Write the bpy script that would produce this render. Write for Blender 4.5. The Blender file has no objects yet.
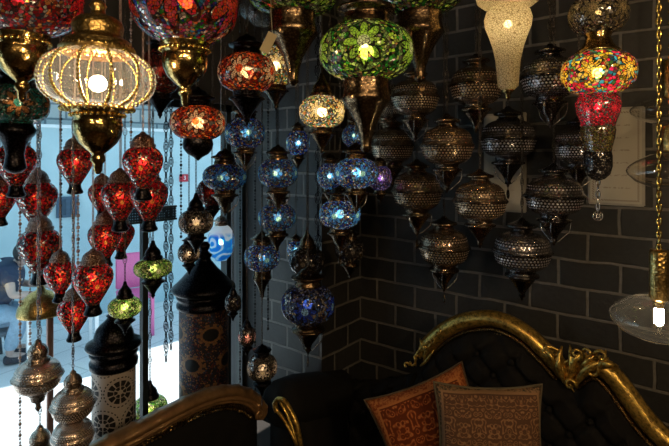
import bpy, bmesh, math, random
from mathutils import Vector, Matrix, Quaternion, Euler
random.seed(7)
SC = bpy.context.scene
COL = SC.collection
PI = math.pi
# ------------------------------------------------------------------ camera, light, exposure
FPX = 487.0
AZ = math.atan2(624, 487)
Fh = Vector((-math.cos(AZ), math.sin(AZ), 0)); Rh = Vector((math.sin(AZ), math.cos(AZ), 0))
CAM = Vector((0, 0, 1.6))
cd = bpy.data.cameras.new('camera'); cam = bpy.data.objects.new('camera', cd); COL.objects.link(cam)
cd.sensor_width = 36.0; cd.lens = 36.0*FPX/669.0; cd.clip_start = .02
cam.location = CAM
cam.rotation_euler = Fh.to_track_quat('-Z', 'Y').to_euler()
cd.shift_y = -65/669.0      # a level camera whose picture is cropped below the horizon
SC.camera = cam
SC.view_settings.view_transform = 'Standard'; SC.view_settings.look = 'None'
SC.view_settings.gamma = 1; SC.view_settings.use_curve_mapping = False
SC.view_settings.exposure = 0.0
SC.cycles.use_denoising = True
SC.cycles.sample_clamp_indirect = 4.0
SC.cycles.max_bounces = 10; SC.cycles.transparent_max_bounces = 24; SC.cycles.transmission_bounces = 6
SC.cycles.caustics_reflective = False; SC.cycles.caustics_refractive = False

world = bpy.data.worlds.new('world'); SC.world = world; world.use_nodes = True
world.node_tree.nodes['Background'].inputs[0].default_value = (.50, .80, 1.0, 1)
world.node_tree.nodes['Background'].inputs[1].default_value = 1.2
SUN_N = Vector((0, 0, 0))   # street wall normal, set below

def raydir(u, v):
    return Fh + Rh*((u-334.5)/FPX) + Vector((0, 0, (158-v)/FPX))
def at(u, v, d):
    """point seen at (u, v) whose horizontal distance along the view is d"""
    r = raydir(u, v); return CAM + r*(d/(r.dot(Fh)))
def on_y(u, v, y):
    r = raydir(u, v); return CAM + r*(y/r.y)
def on_x(u, v, x):
    r = raydir(u, v); return CAM + r*(x/r.x)
def on_z(u, v, z):
    r = raydir(u, v); return CAM + r*((z-1.6)/r.z)

# street wall line (seen through the window)
SW0 = at(0, 200, 5.1); SW1 = at(170, 200, 6.35); SW0.z = SW1.z = 0
SWd = (SW1-SW0).normalized(); SWn = Vector((-SWd.y, SWd.x, 0))
if SWn.dot(Fh) < 0: SWn = -SWn      # points away from the camera
sl = bpy.data.lights.new('sun', 'SUN'); so = bpy.data.objects.new('sun', sl); COL.objects.link(so)
sl.energy = 7.0; sl.angle = .01; sl.color = (1, .96, .9)
ELEV = math.radians(68)
so.rotation_euler = (SWn*math.cos(ELEV)+Vector((0, 0, math.sin(ELEV)))).to_track_quat('Z', 'Y').to_euler()

# ------------------------------------------------------------------ materials
def mat(name):
    m = bpy.data.materials.new(name); m.use_nodes = True; nt = m.node_tree; nt.nodes.clear()
    out = nt.nodes.new('ShaderNodeOutputMaterial'); return m, nt, out
def N(nt, t, **k):
    n = nt.nodes.new(t)
    for a, b in k.items():
        if a.startswith('i_'):
            key = a[2:]; key = int(key) if key.isdigit() else key
            n.inputs[key].default_value = b
        else: setattr(n, a, b)
    return n
def math_(nt, op, a, b=None, c=None, clamp=False):
    n = nt.nodes.new('ShaderNodeMath'); n.operation = op; n.use_clamp = clamp
    for i, x in enumerate((a, b, c)):
        if x is None: continue
        if isinstance(x, (int, float)): n.inputs[i].default_value = x
        else: nt.links.new(x, n.inputs[i])
    return n.outputs[0]
def mixc(nt, fac, a, b, blend='MIX'):
    n = nt.nodes.new('ShaderNodeMix'); n.data_type = 'RGBA'; n.blend_type = blend
    for s, x in ((n.inputs[0], fac), (n.inputs[6], a), (n.inputs[7], b)):
        if isinstance(x, (int, float)): s.default_value = x
        elif isinstance(x, tuple): s.default_value = (*x[:3], 1)
        else: nt.links.new(x, s)
    return n.outputs[2]
def ramp(nt, fac, stops, interp='LINEAR'):
    n = nt.nodes.new('ShaderNodeValToRGB'); cr = n.color_ramp; cr.interpolation = interp
    while len(cr.elements) < len(stops): cr.elements.new(.5)
    for e, (p, c) in zip(cr.elements, stops):
        e.position = p; e.color = (*c[:3], 1) if isinstance(c, tuple) else (c, c, c, 1)
    nt.links.new(fac, n.inputs[0]); return n.outputs[0]
def bump(nt, h, strength=.5, dist=.002):
    n = N(nt, 'ShaderNodeBump', i_Strength=strength, i_Distance=dist); nt.links.new(h, n.inputs['Height']); return n.outputs[0]
def coords(nt, which='Object', scale=(1, 1, 1), rot=(0, 0, 0)):
    tc = nt.nodes.new('ShaderNodeTexCoord'); mp = nt.nodes.new('ShaderNodeMapping')
    mp.inputs['Scale'].default_value = scale; mp.inputs['Rotation'].default_value = rot
    nt.links.new(tc.outputs[which], mp.inputs[0]); return mp.outputs[0]
def pbr(name, base, metallic=0., rough=.5, noise=.15, nscale=30, bumps=.2, bdist=.001, coat=0., spec=.5):
    m, nt, out = mat(name); p = N(nt, 'ShaderNodeBsdfPrincipled'); nt.links.new(p.outputs[0], out.inputs[0])
    p.inputs['Metallic'].default_value = metallic; p.inputs['Roughness'].default_value = rough
    p.inputs['Coat Weight'].default_value = coat; p.inputs['Specular IOR Level'].default_value = spec
    co = coords(nt); nz = N(nt, 'ShaderNodeTexNoise', i_Scale=nscale, i_Detail=4.0); nt.links.new(co, nz.inputs[0])
    lo = tuple(c*(1-noise) for c in base); hi = tuple(min(1, c*(1+noise)) for c in base)
    nt.links.new(ramp(nt, nz.outputs[0], [(.3, lo), (.7, hi)]), p.inputs['Base Color'])
    if bumps: nt.links.new(bump(nt, nz.outputs[0], bumps, bdist), p.inputs['Normal'])
    return m
def metal_fancy(name, dark, light, rough=.25, scale=260, nscale=25, bs=.6, bd=.0012):
    """chased metal: voronoi chasing as relief and a darker colour towards the cell edges"""
    m, nt, out = mat(name); p = N(nt, 'ShaderNodeBsdfPrincipled', i_Metallic=1.0, i_Roughness=rough); nt.links.new(p.outputs[0], out.inputs[0])
    co = coords(nt)
    vo = N(nt, 'ShaderNodeTexVoronoi', i_Scale=scale, feature='F1'); nt.links.new(co, vo.inputs['Vector'])
    nz = N(nt, 'ShaderNodeTexNoise', i_Scale=nscale, i_Detail=3.0); nt.links.new(co, nz.inputs[0])
    f = math_(nt, 'MULTIPLY', ramp(nt, vo.outputs['Distance'], [(.15, 1.), (.6, 0.)]), ramp(nt, nz.outputs[0], [(.3, .5), (.65, 1.)]))
    nt.links.new(mixc(nt, f, dark, light), p.inputs['Base Color'])
    nt.links.new(bump(nt, vo.outputs['Distance'], bs, bd), p.inputs['Normal'])
    return m
M = {}
M['brass'] = metal_fancy('polished_brass', (.42, .27, .09), (.85, .62, .26), .16, 240, 20, .25, .001)
M['brass_chased'] = metal_fancy('chased_brass', (.50, .32, .10), (1.0, .74, .30), .3, 230, 20, .5, .0016)
M['bronze'] = metal_fancy('aged_bronze', (.09, .06, .035), (.38, .27, .16), .26, 200, 30, .3, .001)
M['copper'] = metal_fancy('dark_copper', (.13, .09, .06), (.58, .40, .26), .18, 260, 30, .5, .0015)
M['dark'] = metal_fancy('gunmetal', (.07, .06, .06), (.42, .38, .36), .16, 260, 30, .5, .0015)
M['black'] = metal_fancy('blackened_metal', (.006, .006, .008), (.05, .045, .05), .3, 200, 30, .4, .001)
M['silver'] = metal_fancy('antique_silver', (.30, .22, .17), (.82, .70, .58), .25, 300, 30, .7, .0015)
M['domecap'] = metal_fancy('filigree_cap', (.16, .08, .06), (.80, .58, .45), .28, 340, 30, 1., .002)
M['chain'] = pbr('chain_metal', (.10, .085, .07), 1., .3, .4)
M['chain_pale'] = pbr('pale_chain', (.55, .42, .38), .6, .3, .3)
M['chain_gold'] = pbr('gold_chain', (.9, .62, .18), 1., .22, .2)
M['chain_silver'] = pbr('silver_chain', (.5, .47, .45), 1., .25, .2)

PAL = {  # medallion centre, petals, chip palette
 'red': ((1, .45, .10), (1, .03, .04), [(.60, .008, .03), (.75, .012, .03), (.30, .004, .015), (.8, .10, .03), (.16, .006, .015), (.55, .008, .025), (.07, .003, .008)], .80),
 'ruby': ((.9, .02, .04), (.6, .01, .02), [(.25, .01, .02), (.5, .02, .03), (.1, .12, .2), (.7, .3, .08), (.2, .01, .03), (.35, .05, .02)], .80),
 'crimson': ((.8, .1, .06), (.4, .02, .02), [(.2, .01, .01), (.3, .02, .02), (.12, .02, .01), (.4, .08, .03)], .88),
 'amber': ((.95, .12, .03), (.95, .75, .5), [(.95, .16, .03), (.6, .04, .01), (1, .35, .06), (.35, .02, .01), (.85, .09, .02), (.25, .01, .01)], .90),
 'carnival': ((.9, .08, .05), (.75, .03, .02), [(.02, .1, .75), (.85, .75, .7), (.5, .02, .02), (.05, .45, .06), (.05, .3, .65), (.9, .35, .05), (.25, .03, .4)], .84),
 'multi': ((1, .95, .8), (1, .85, .45), [(1, .85, .35), (.95, .35, .08), (.12, .5, .2), (.8, .85, .9), (.6, .5, .1), (.15, .3, .5)], .88),
 'rainbow': ((1, .9, .2), (.95, .65, .04), [(.95, .03, .12), (.9, .7, .05), (.05, .45, .75), (.85, .04, .2), (.2, .6, .15), (.8, .05, .05)], .94),
 'green': ((.8, 1, .6), (.45, .85, .10), [(.06, .5, .05), (.45, .8, .06), (.01, .12, .02), (.75, .9, .2), (.02, .22, .03), (.01, .10, .02), (.4, .22, .1)], .88),
 'lime': ((.95, 1, .7), (.55, .9, .25), [(.3, .8, .1), (.65, .95, .25), (.04, .3, .05), (.8, .95, .5), (.1, .4, .08)], .88),
 'teal': ((.1, .6, .5), (.8, .3, .08), [(.02, .32, .3), (.01, .15, .18), (.04, .5, .45), (.02, .22, .2), (.1, .4, .3)], .86),
 'blue': ((.45, 1, 1), (.06, .35, 1), [(.02, .10, .85), (.45, .65, 1), (.01, .03, .40), (.04, .40, .95), (.02, .06, .60), (.10, .20, .85), (.5, .35, .2), (.01, .02, .2)], .84),
 'violet': ((.5, .5, 1), (.2, .1, .8), [(.08, .06, .45), (.35, .3, .8), (.05, .1, .5), (.25, .1, .4)], .84),
 'navy': ((.3, .6, 1), (.02, .08, .7), [(.01, .02, .10), (.02, .06, .35), (.01, .015, .06), (.25, .3, .6), (.01, .02, .12)], .80),
 'smoke': ((.3, .25, .2), (.05, .04, .04), [(.02, .018, .02), (.04, .03, .03), (.012, .012, .015)], .86),
 'smokestar': ((1, .85, .6), (.9, .75, .65), [(.03, .028, .03), (.12, .1, .08), (.015, .015, .018), (.07, .05, .04)], .80),
 'smokered': ((1, .7, .6), (.9, .35, .35), [(.03, .02, .025), (.06, .04, .04), (.015, .015, .018)], .86),
 'ruby_vase': ((.9, .02, .05), (.8, .02, .05), [(.85, .01, .05), (.6, .01, .03), (.95, .05, .12), (.35, .01, .02), (.05, .25, .2)], .84),
 'olive_vase': ((.5, .45, .1), (.35, .3, .06), [(.3, .28, .06), (.12, .14, .04), (.5, .42, .12), (.25, .06, .04)], .80),
 'gold_vase': ((.8, .6, .3), (.5, .4, .2), [(.10, .08, .05), (.5, .4, .2), (.05, .04, .03), (.75, .62, .4)], .70),
}
def mosaic_mat(key, scale, nmed, aspect, medal=.30, trans=.38):
    cen, pet, chips, glit = PAL[key]
    m, nt, out = mat('mosaic_glass_'+key)
    tc = nt.nodes.new('ShaderNodeTexCoord')
    sub = N(nt, 'ShaderNodeVectorMath', operation='SUBTRACT'); nt.links.new(tc.outputs['Generated'], sub.inputs[0]); sub.inputs[1].default_value = (.5, .5, .5)
    sc_ = N(nt, 'ShaderNodeVectorMath', operation='MULTIPLY'); nt.links.new(sub.outputs[0], sc_.inputs[0]); sc_.inputs[1].default_value = (2, 2, 2*aspect)
    P = sc_.outputs[0]
    sx = N(nt, 'ShaderNodeSeparateXYZ'); nt.links.new(P, sx.inputs[0])
    oi = nt.nodes.new('ShaderNodeObjectInfo')
    th = math_(nt, 'ARCTAN2', sx.outputs[1], sx.outputs[0])
    th = math_(nt, 'MULTIPLY_ADD', th, nmed/(2*PI), 50.0)
    fr = math_(nt, 'SUBTRACT', math_(nt, 'FRACT', th), .5)
    fa = math_(nt, 'MULTIPLY', fr, 2*PI/nmed)
    zz = sx.outputs[2]
    d = math_(nt, 'SQRT', math_(nt, 'ADD', math_(nt, 'MULTIPLY', fa, fa), math_(nt, 'MULTIPLY', zz, zz)))
    ph = math_(nt, 'ARCTAN2', zz, fa)
    pr = math_(nt, 'MULTIPLY_ADD', math_(nt, 'ABSOLUTE', math_(nt, 'COSINE', math_(nt, 'MULTIPLY', ph, 4.0))), medal*.75, medal*.42)
    inpet = math_(nt, 'LESS_THAN', d, pr)
    incen = math_(nt, 'LESS_THAN', d, medal*.36)
    ring = math_(nt, 'COMPARE', d, medal*1.3, medal*.13)
    vo = N(nt, 'ShaderNodeTexVoronoi', i_Scale=scale, feature='F1'); nt.links.new(P, vo.inputs['Vector'])
    ve = N(nt, 'ShaderNodeTexVoronoi', i_Scale=scale, feature='DISTANCE_TO_EDGE'); nt.links.new(P, ve.inputs['Vector'])
    sc3 = N(nt, 'ShaderNodeSeparateColor'); nt.links.new(vo.outputs['Color'], sc3.inputs[0])
    n = len(chips)
    chipc = ramp(nt, sc3.outputs[0], [(i/n, c) for i, c in enumerate(chips)], 'CONSTANT')
    c = mixc(nt, math_(nt, 'MULTIPLY', ring, .55), chipc, mixc(nt, .6, pet, cen))
    c = mixc(nt, math_(nt, 'MULTIPLY', inpet, .85), c, pet)
    halo = math_(nt, 'MULTIPLY', math_(nt, 'SUBTRACT', math_(nt, 'LESS_THAN', d, math_(nt, 'ADD', pr, medal*.22)), inpet), .85)
    c = mixc(nt, halo, c, tuple(q*.06 for q in pet))
    c = mixc(nt, incen, c, cen)
    var = math_(nt, 'MULTIPLY_ADD', math_(nt, 'POWER', sc3.outputs[1], 1.6), 1.1, .22)
    var = math_(nt, 'ADD', math_(nt, 'MULTIPLY', var, math_(nt, 'MULTIPLY_ADD', inpet, -.75, 1.0)), math_(nt, 'MULTIPLY', inpet, .85))
    c = mixc(nt, 1.0, c, _rgb(nt, var), 'MULTIPLY')
    nb = bump(nt, sc3.outputs[2], .9, .004)
    tl = N(nt, 'ShaderNodeBsdfTranslucent'); nt.links.new(c, tl.inputs[0])
    tp = N(nt, 'ShaderNodeBsdfTransparent'); nt.links.new(c, tp.inputs[0])
    df = N(nt, 'ShaderNodeBsdfDiffuse'); nt.links.new(c, df.inputs[0])
    m1 = N(nt, 'ShaderNodeMixShader', i_0=trans); nt.links.new(tl.outputs[0], m1.inputs[1]); nt.links.new(tp.outputs[0], m1.inputs[2])
    m1b = N(nt, 'ShaderNodeMixShader', i_0=.35); nt.links.new(m1.outputs[0], m1b.inputs[1]); nt.links.new(df.outputs[0], m1b.inputs[2])
    gl = N(nt, 'ShaderNodeBsdfGlossy', i_Roughness=.12); gl.inputs[0].default_value = (1, 1, 1, 1); nt.links.new(nb, gl.inputs['Normal'])
    fz = N(nt, 'ShaderNodeLayerWeight', i_Blend=.5); fzo = ramp(nt, fz.outputs['Facing'], [(0., .05), (.6, .08), (1., .55)])
    m2 = N(nt, 'ShaderNodeMixShader'); nt.links.new(fzo, m2.inputs[0]); nt.links.new(m1b.outputs[0], m2.inputs[1]); nt.links.new(gl.outputs[0], m2.inputs[2])
    # bead chips: silvery grit pressed between the glass pieces
    gr = N(nt, 'ShaderNodeBsdfPrincipled', i_Metallic=.8, i_Roughness=.25); gr.inputs['Base Color'].default_value = (.75, .68, .62, 1); nt.links.new(nb, gr.inputs['Normal'])
    isg = math_(nt, 'MULTIPLY', math_(nt, 'GREATER_THAN', sc3.outputs[2], glit), math_(nt, 'SUBTRACT', 1.0, inpet))
    m3 = N(nt, 'ShaderNodeMixShader'); nt.links.new(isg, m3.inputs[0]); nt.links.new(m2.outputs[0], m3.inputs[1]); nt.links.new(gr.outputs[0], m3.inputs[2])
    gd = N(nt, 'ShaderNodeBsdfDiffuse'); gd.inputs[0].default_value = (.02, .018, .018, 1)
    m4 = N(nt, 'ShaderNodeMixShader'); nt.links.new(math_(nt, 'LESS_THAN', ve.outputs[0], .07), m4.inputs[0]); nt.links.new(m3.outputs[0], m4.inputs[1]); nt.links.new(gd.outputs[0], m4.inputs[2])
    nt.links.new(m4.outputs[0], out.inputs[0])
    return m
def _rgb(nt, v):
    n = nt.nodes.new('ShaderNodeCombineColor')
    for i in range(3): nt.links.new(v, n.inputs[i])
    return n.outputs[0]
_mm = {}
def mosaic(key, scale, nmed, aspect, medal=.36):
    k = (key, round(scale), nmed, round(aspect, 1), medal)
    if k not in _mm: _mm[k] = mosaic_mat(key, scale, nmed, aspect, medal)
    return _mm[k]
def perf_mat(name, dark, dot, rough=.16):
    """pierced, beaded metal: rows of round studs, finer chasing above"""
    m, nt, out = mat(name)
    p = N(nt, 'ShaderNodeBsdfPrincipled', i_Metallic=.9, i_Roughness=rough); nt.links.new(p.outputs[0], out.inputs[0])
    tc = nt.nodes.new('ShaderNodeTexCoord'); sx = N(nt, 'ShaderNodeSeparateXYZ'); nt.links.new(tc.outputs['UV'], sx.inputs[0])
    U = math_(nt, 'MULTIPLY', sx.outputs[0], 46.0); V = math_(nt, 'MULTIPLY', sx.outputs[1], 9.5)
    row = math_(nt, 'FLOOR', V); sh = math_(nt, 'MULTIPLY', math_(nt, 'FRACT', math_(nt, 'MULTIPLY', row, .5)), 1.0)
    a = math_(nt, 'SUBTRACT', math_(nt, 'FRACT', math_(nt, 'ADD', U, sh)), .5); b = math_(nt, 'SUBTRACT', math_(nt, 'FRACT', V), .5)
    d = math_(nt, 'SQRT', math_(nt, 'ADD', math_(nt, 'MULTIPLY', a, a), math_(nt, 'MULTIPLY', b, b)))
    dm = ramp(nt, d, [(.26, 1.), (.38, 0.)])
    g = nt.nodes.new('ShaderNodeTexCoord'); gx = N(nt, 'ShaderNodeSeparateXYZ'); nt.links.new(g.outputs['Generated'], gx.inputs[0])
    low = ramp(nt, gx.outputs[2], [(.14, .35), (.2, 1.), (.5, 1.), (.52, .25), (.66, .3), (.68, .8), (.78, .8), (.8, .2)])
    f = math_(nt, 'MULTIPLY', dm, low)
    nt.links.new(mixc(nt, f, dark, dot), p.inputs['Base Color'])
    nt.links.new(bump(nt, f, 1.0, .0025), p.inputs['Normal'])
    nt.links.new(ramp(nt, f, [(0., rough), (1., .36)]), p.inputs['Roughness'])
    return m
M['perf_copper'] = perf_mat('pierced_copper', (.30, .215, .15), (.85, .66, .48))
M['perf_dark'] = perf_mat('pierced_gunmetal', (.22, .20, .20), (1, .93, 1))
M['perf_silver'] = perf_mat('pierced_silver', (.62, .47, .38), (.98, .9, .82), .24)
def glass_mat(name, tint=(1, 1, 1), refl=1.0, rough=.02, frost=0.):
    m, nt, out = mat(name)
    tp = N(nt, 'ShaderNodeBsdfTransparent'); tp.inputs[0].default_value = (*tint, 1)
    gl = N(nt, 'ShaderNodeBsdfGlossy', i_Roughness=rough); gl.inputs[0].default_value = (1, 1, 1, 1)
    lw = N(nt, 'ShaderNodeLayerWeight', i_Blend=.45)
    f = math_(nt, 'MULTIPLY', ramp(nt, lw.outputs['Facing'], [(0., .04), (.6, .10), (1., .75)]), refl)
    mx = N(nt, 'ShaderNodeMixShader'); nt.links.new(f, mx.inputs[0]); nt.links.new(tp.outputs[0], mx.inputs[1]); nt.links.new(gl.outputs[0], mx.inputs[2])
    last = mx.outputs[0]
    if frost:
        tl = N(nt, 'ShaderNodeBsdfTranslucent'); tl.inputs[0].default_value = (*tint, 1)
        m2 = N(nt, 'ShaderNodeMixShader', i_0=frost); nt.links.new(last, m2.inputs[1]); nt.links.new(tl.outputs[0], m2.inputs[2]); last = m2.outputs[0]
    nt.links.new(last, out.inputs[0]); return m
M['clear'] = glass_mat('clear_glass', (1, .95, .88), 1.3, .05, .07)
M['smokeglass'] = glass_mat('smoky_glass', (.75, .75, .72), 1.2, .05, .12)
M['disc'] = glass_mat('thin_clear_glass', (.97, .96, .93), 1.8, .03, .006)
M['pane'] = glass_mat('window_glass', (.93, .97, .98), .5, .0)
def crackle_mat():
    m, nt, out = mat('crackle_glass'); co = coords(nt)
    ve = N(nt, 'ShaderNodeTexVoronoi', i_Scale=210.0, feature='DISTANCE_TO_EDGE'); nt.links.new(co, ve.inputs['Vector'])
    vo = N(nt, 'ShaderNodeTexVoronoi', i_Scale=210.0); nt.links.new(co, vo.inputs['Vector'])
    c = mixc(nt, ramp(nt, ve.outputs[0], [(.02, 0.), (.1, 1.)]), (.28, .19, .07), (.95, .80, .48))
    tl = N(nt, 'ShaderNodeBsdfTranslucent'); nt.links.new(c, tl.inputs[0]); df = N(nt, 'ShaderNodeBsdfDiffuse'); nt.links.new(c, df.inputs[0])
    tp = N(nt, 'ShaderNodeBsdfTransparent'); nt.links.new(c, tp.inputs[0])
    gl = N(nt, 'ShaderNodeBsdfGlossy', i_Roughness=.15); nt.links.new(bump(nt, vo.outputs['Distance'], .8, .003), gl.inputs['Normal'])
    a = N(nt, 'ShaderNodeMixShader', i_0=.25); nt.links.new(tl.outputs[0], a.inputs[1]); nt.links.new(df.outputs[0], a.inputs[2])
    b = N(nt, 'ShaderNodeMixShader', i_0=.12); nt.links.new(a.outputs[0], b.inputs[1]); nt.links.new(tp.outputs[0], b.inputs[2])
    e = N(nt, 'ShaderNodeMixShader', i_0=.12); nt.links.new(b.outputs[0], e.inputs[1]); nt.links.new(gl.outputs[0], e.inputs[2])
    nt.links.new(e.outputs[0], out.inputs[0]); return m
M['crackle'] = crackle_mat()
def azure_mat():
    m, nt, out = mat('azure_swirl_glass'); co = coords(nt)
    w = N(nt, 'ShaderNodeTexWave', i_Scale=14.0, i_Distortion=9.0, i_Detail=2.0, wave_type='RINGS'); nt.links.new(co, w.inputs[0])
    sx = N(nt, 'ShaderNodeSeparateXYZ'); g = nt.nodes.new('ShaderNodeTexCoord'); nt.links.new(g.outputs['Generated'], sx.inputs[0])
    c = ramp(nt, w.outputs[0], [(.2, (.02, .25, .85)), (.6, (.05, .5, .95)), (.9, (.6, .85, 1))])
    c = mixc(nt, ramp(nt, sx.outputs[2], [(.68, 0.), (.8, 1.)]), c, (.85, .95, 1))
    tl = N(nt, 'ShaderNodeBsdfTranslucent'); nt.links.new(c, tl.inputs[0]); tp = N(nt, 'ShaderNodeBsdfTransparent'); nt.links.new(c, tp.inputs[0])
    a = N(nt, 'ShaderNodeMixShader', i_0=.5); nt.links.new(tl.outputs[0], a.inputs[1]); nt.links.new(tp.outputs[0], a.inputs[2])
    nt.links.new(a.outputs[0], out.inputs[0]); return m
M['azure'] = azure_mat()
_bulbs = {}
def bulb_mat(strength, col=(1, .72, .42)):
    k = (round(strength, 1), col)
    if k not in _bulbs:
        m, nt, out = mat('lit_bulb'); e = N(nt, 'ShaderNodeEmission', i_Strength=strength); e.inputs[0].default_value = (*col, 1)
        nt.links.new(e.outputs[0], out.inputs[0]); _bulbs[k] = m
    return _bulbs[k]

# ------------------------------------------------------------------ mesh helpers
def link(name, bm, m=None, parent=None, smooth=True, loc=None):
    me = bpy.data.meshes.new(name); bmesh.ops.recalc_face_normals(bm, faces=bm.faces[:]); bm.normal_update()
    bm.to_mesh(me); bm.free()
    if smooth: me.polygons.foreach_set('use_smooth', [True]*len(me.polygons))
    o = bpy.data.objects.new(name, me); COL.objects.link(o)
    if m is not None:
        for k in (m if isinstance(m, (list, tuple)) else [m]): me.materials.append(k)
    if parent is not None: o.parent = parent
    if loc is not None: o.location = loc
    return o
def tag(o, label, cat, group=None, kind=None):
    if label: o['label'] = label
    if cat: o['category'] = cat
    if group: o['group'] = group
    if kind: o['kind'] = kind
    return o
def struct(o): o['kind'] = 'structure'; return o
def thing(name, loc, label, cat, group=None, rz=0):
    o = bpy.data.objects.new(name, None); COL.objects.link(o); o.location = loc; o.rotation_euler = (0, 0, rz)
    o.empty_display_size = .02
    return tag(o, label, cat, group)
def add_lathe(bm, prof, seg=28, mi=0, lobes=0, lobe_amt=0, ctr=(0, 0)):
    uvl = bm.loops.layers.uv.verify()
    rings = []; L = [0]
    for i in range(1, len(prof)): L.append(L[-1]+math.hypot(prof[i][0]-prof[i-1][0], prof[i][1]-prof[i-1][1]))
    R = max(p[0] for p in prof) or 1
    for (r, z) in prof:
        if r <= 1e-6: rings.append([bm.verts.new((ctr[0], ctr[1], z))]); continue
        ring = []
        for j in range(seg):
            t = 2*PI*j/seg; rr = r
            if lobes: rr = r*(1-lobe_amt+lobe_amt*abs(math.sin(lobes*t/2))**.7)
            ring.append(bm.verts.new((ctr[0]+rr*math.cos(t), ctr[1]+rr*math.sin(t), z)))
        rings.append(ring)
    for i in range(len(rings)-1):
        a, b = rings[i], rings[i+1]
        for j in range(seg):
            k = (j+1) % seg
            va = (a[0],) if len(a) == 1 else (a[j], a[k]); vb = (b[0],) if len(b) == 1 else (b[k], b[j])
            vs = va+vb
            if len(vs) < 3: continue
            try: f = bm.faces.new(vs)
            except ValueError: continue
            f.material_index = mi; f.smooth = True
            for lp in f.loops:
                v = lp.vert
                if v in a: ii, ring = i, a
                else: ii, ring = i+1, b
                jj = j if len(ring) == 1 else ring.index(v)
                if len(ring) > 1 and jj == 0 and k == 0: jj = seg
                lp[uvl].uv = (jj/seg, L[ii]/R)
    return bm
def lathe(prof, **k): return add_lathe(bmesh.new(), prof, **k)
def spline(pts, n=6):
    """Catmull-Rom through pts"""
    out = []; P = [Vector(p) for p in pts]
    for i in range(len(P)-1):
        p0 = P[max(i-1, 0)]; p1 = P[i]; p2 = P[i+1]; p3 = P[min(i+2, len(P)-1)]
        for k in range(n):
            t = k/n
            out.append(.5*((2*p1)+(-p0+p2)*t+(2*p0-5*p1+4*p2-p3)*t*t+(-p0+3*p1-3*p2+p3)*t**3))
    out.append(P[-1]); return out
def add_tube(bm, pts, r, seg=8, closed=False, up=None, prof=None, mi=0):
    """sweep a circle (or a closed 2D profile) along pts; r number or list"""
    P = [Vector(p) for p in pts]; n = len(P); rings = []
    nrm = Vector(up) if up is not None else None
    for i in range(n):
        if closed: t = P[(i+1) % n]-P[i-1]
        else: t = P[min(i+1, n-1)]-P[max(i-1, 0)]
        if t.length < 1e-9: t = Vector((0, 0, 1))
        t.normalize()
        if nrm is None: nrm = t.orthogonal().normalized()
        if up is not None: s = t.cross(Vector(up))
        else: s = t.cross(nrm)
        if s.length < 1e-6: s = t.orthogonal()
        s.normalize(); u = s.cross(t).normalized()
        if up is None: nrm = u
        ri = r[i] if isinstance(r, (list, tuple)) else r
        if prof: ring = [bm.verts.new(P[i]+s*(a*ri)+u*(b*ri)) for a, b in prof]
        else: ring = [bm.verts.new(P[i]+s*(math.cos(2*PI*j/seg)*ri)+u*(math.sin(2*PI*j/seg)*ri)) for j in range(seg)]
        rings.append(ring)
    m = len(rings[0])
    for i in range(n if closed else n-1):
        a = rings[i]; b = rings[(i+1) % n]
        for j in range(m):
            k = (j+1) % m; f = bm.faces.new((a[j], a[k], b[k], b[j])); f.smooth = True; f.material_index = mi
    if not closed:
        for ring in (rings[0], rings[-1][::-1]):
            try: f = bm.faces.new(ring[::-1]); f.material_index = mi
            except ValueError: pass
    return bm
def add_box(bm, lo, hi, bev=0., mat_=None, mi=0):
    lo = Vector(lo); hi = Vector(hi)
    r = bmesh.ops.create_cube(bm, size=1.0)
    vs = r['verts']
    for v in vs: v.co = Vector((lo[i]+(hi[i]-lo[i])*(v.co[i]+.5) for i in range(3)))
    if mat_ is not None:
        for v in vs: v.co = mat_ @ v.co
    fs = {f for v in vs for f in v.link_faces}
    for f in fs: f.material_index = mi
    if bev:
        es = {e for v in vs for e in v.link_edges}
        bmesh.ops.bevel(bm, geom=list(es), offset=bev, segments=2, affect='EDGES')
    return bm
def box(lo, hi, bev=0., mat_=None): return add_box(bmesh.new(), lo, hi, bev, mat_)
def add_ball(bm, c, r, seg=8, sz=1.):
    res = bmesh.ops.create_uvsphere(bm, u_segments=seg, v_segments=max(4, seg*3//4), radius=r)
    for v in res['verts']: v.co = Vector((v.co.x, v.co.y, v.co.z*sz))+Vector(c)
    return bm
def add_link(bm, c, L, r, flat, wide=.42):
    """one oval chain link, centre c, length L"""
    n = 8; pts = []
    for i in range(n):
        t = 2*PI*i/n; h = math.cos(t)*L*.5; w = math.sin(t)*L*wide*.5*2*.5
        p = (w, 0, h) if flat else (0, w, h)
        pts.append((c[0]+p[0], c[1]+p[1], c[2]+p[2]))
    add_tube(bm, pts, r, seg=4, closed=True, up=(0, 1, 0) if flat else (1, 0, 0))
def chain_bm(z0, z1, L=.016, r=.0014, ornate=0, bm=None, x=0, y=0):
    bm = bm or bmesh.new(); z = z0; i = 0
    while z < z1:
        l = L
        if ornate and i % ornate == ornate-1:
            l = min(L*2.1, max(z1-z, L)); add_link(bm, (x, y, z+l*.45), l, r*1.1, True, .62); add_link(bm, (x, y, z+l*.45), l*.5, r, True, .62)
        else: add_link(bm, (x, y, z+l*.42), l, r, i % 2 == 0)
        z += l*.80; i += 1
    return bm
CEIL = 2.5

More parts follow.
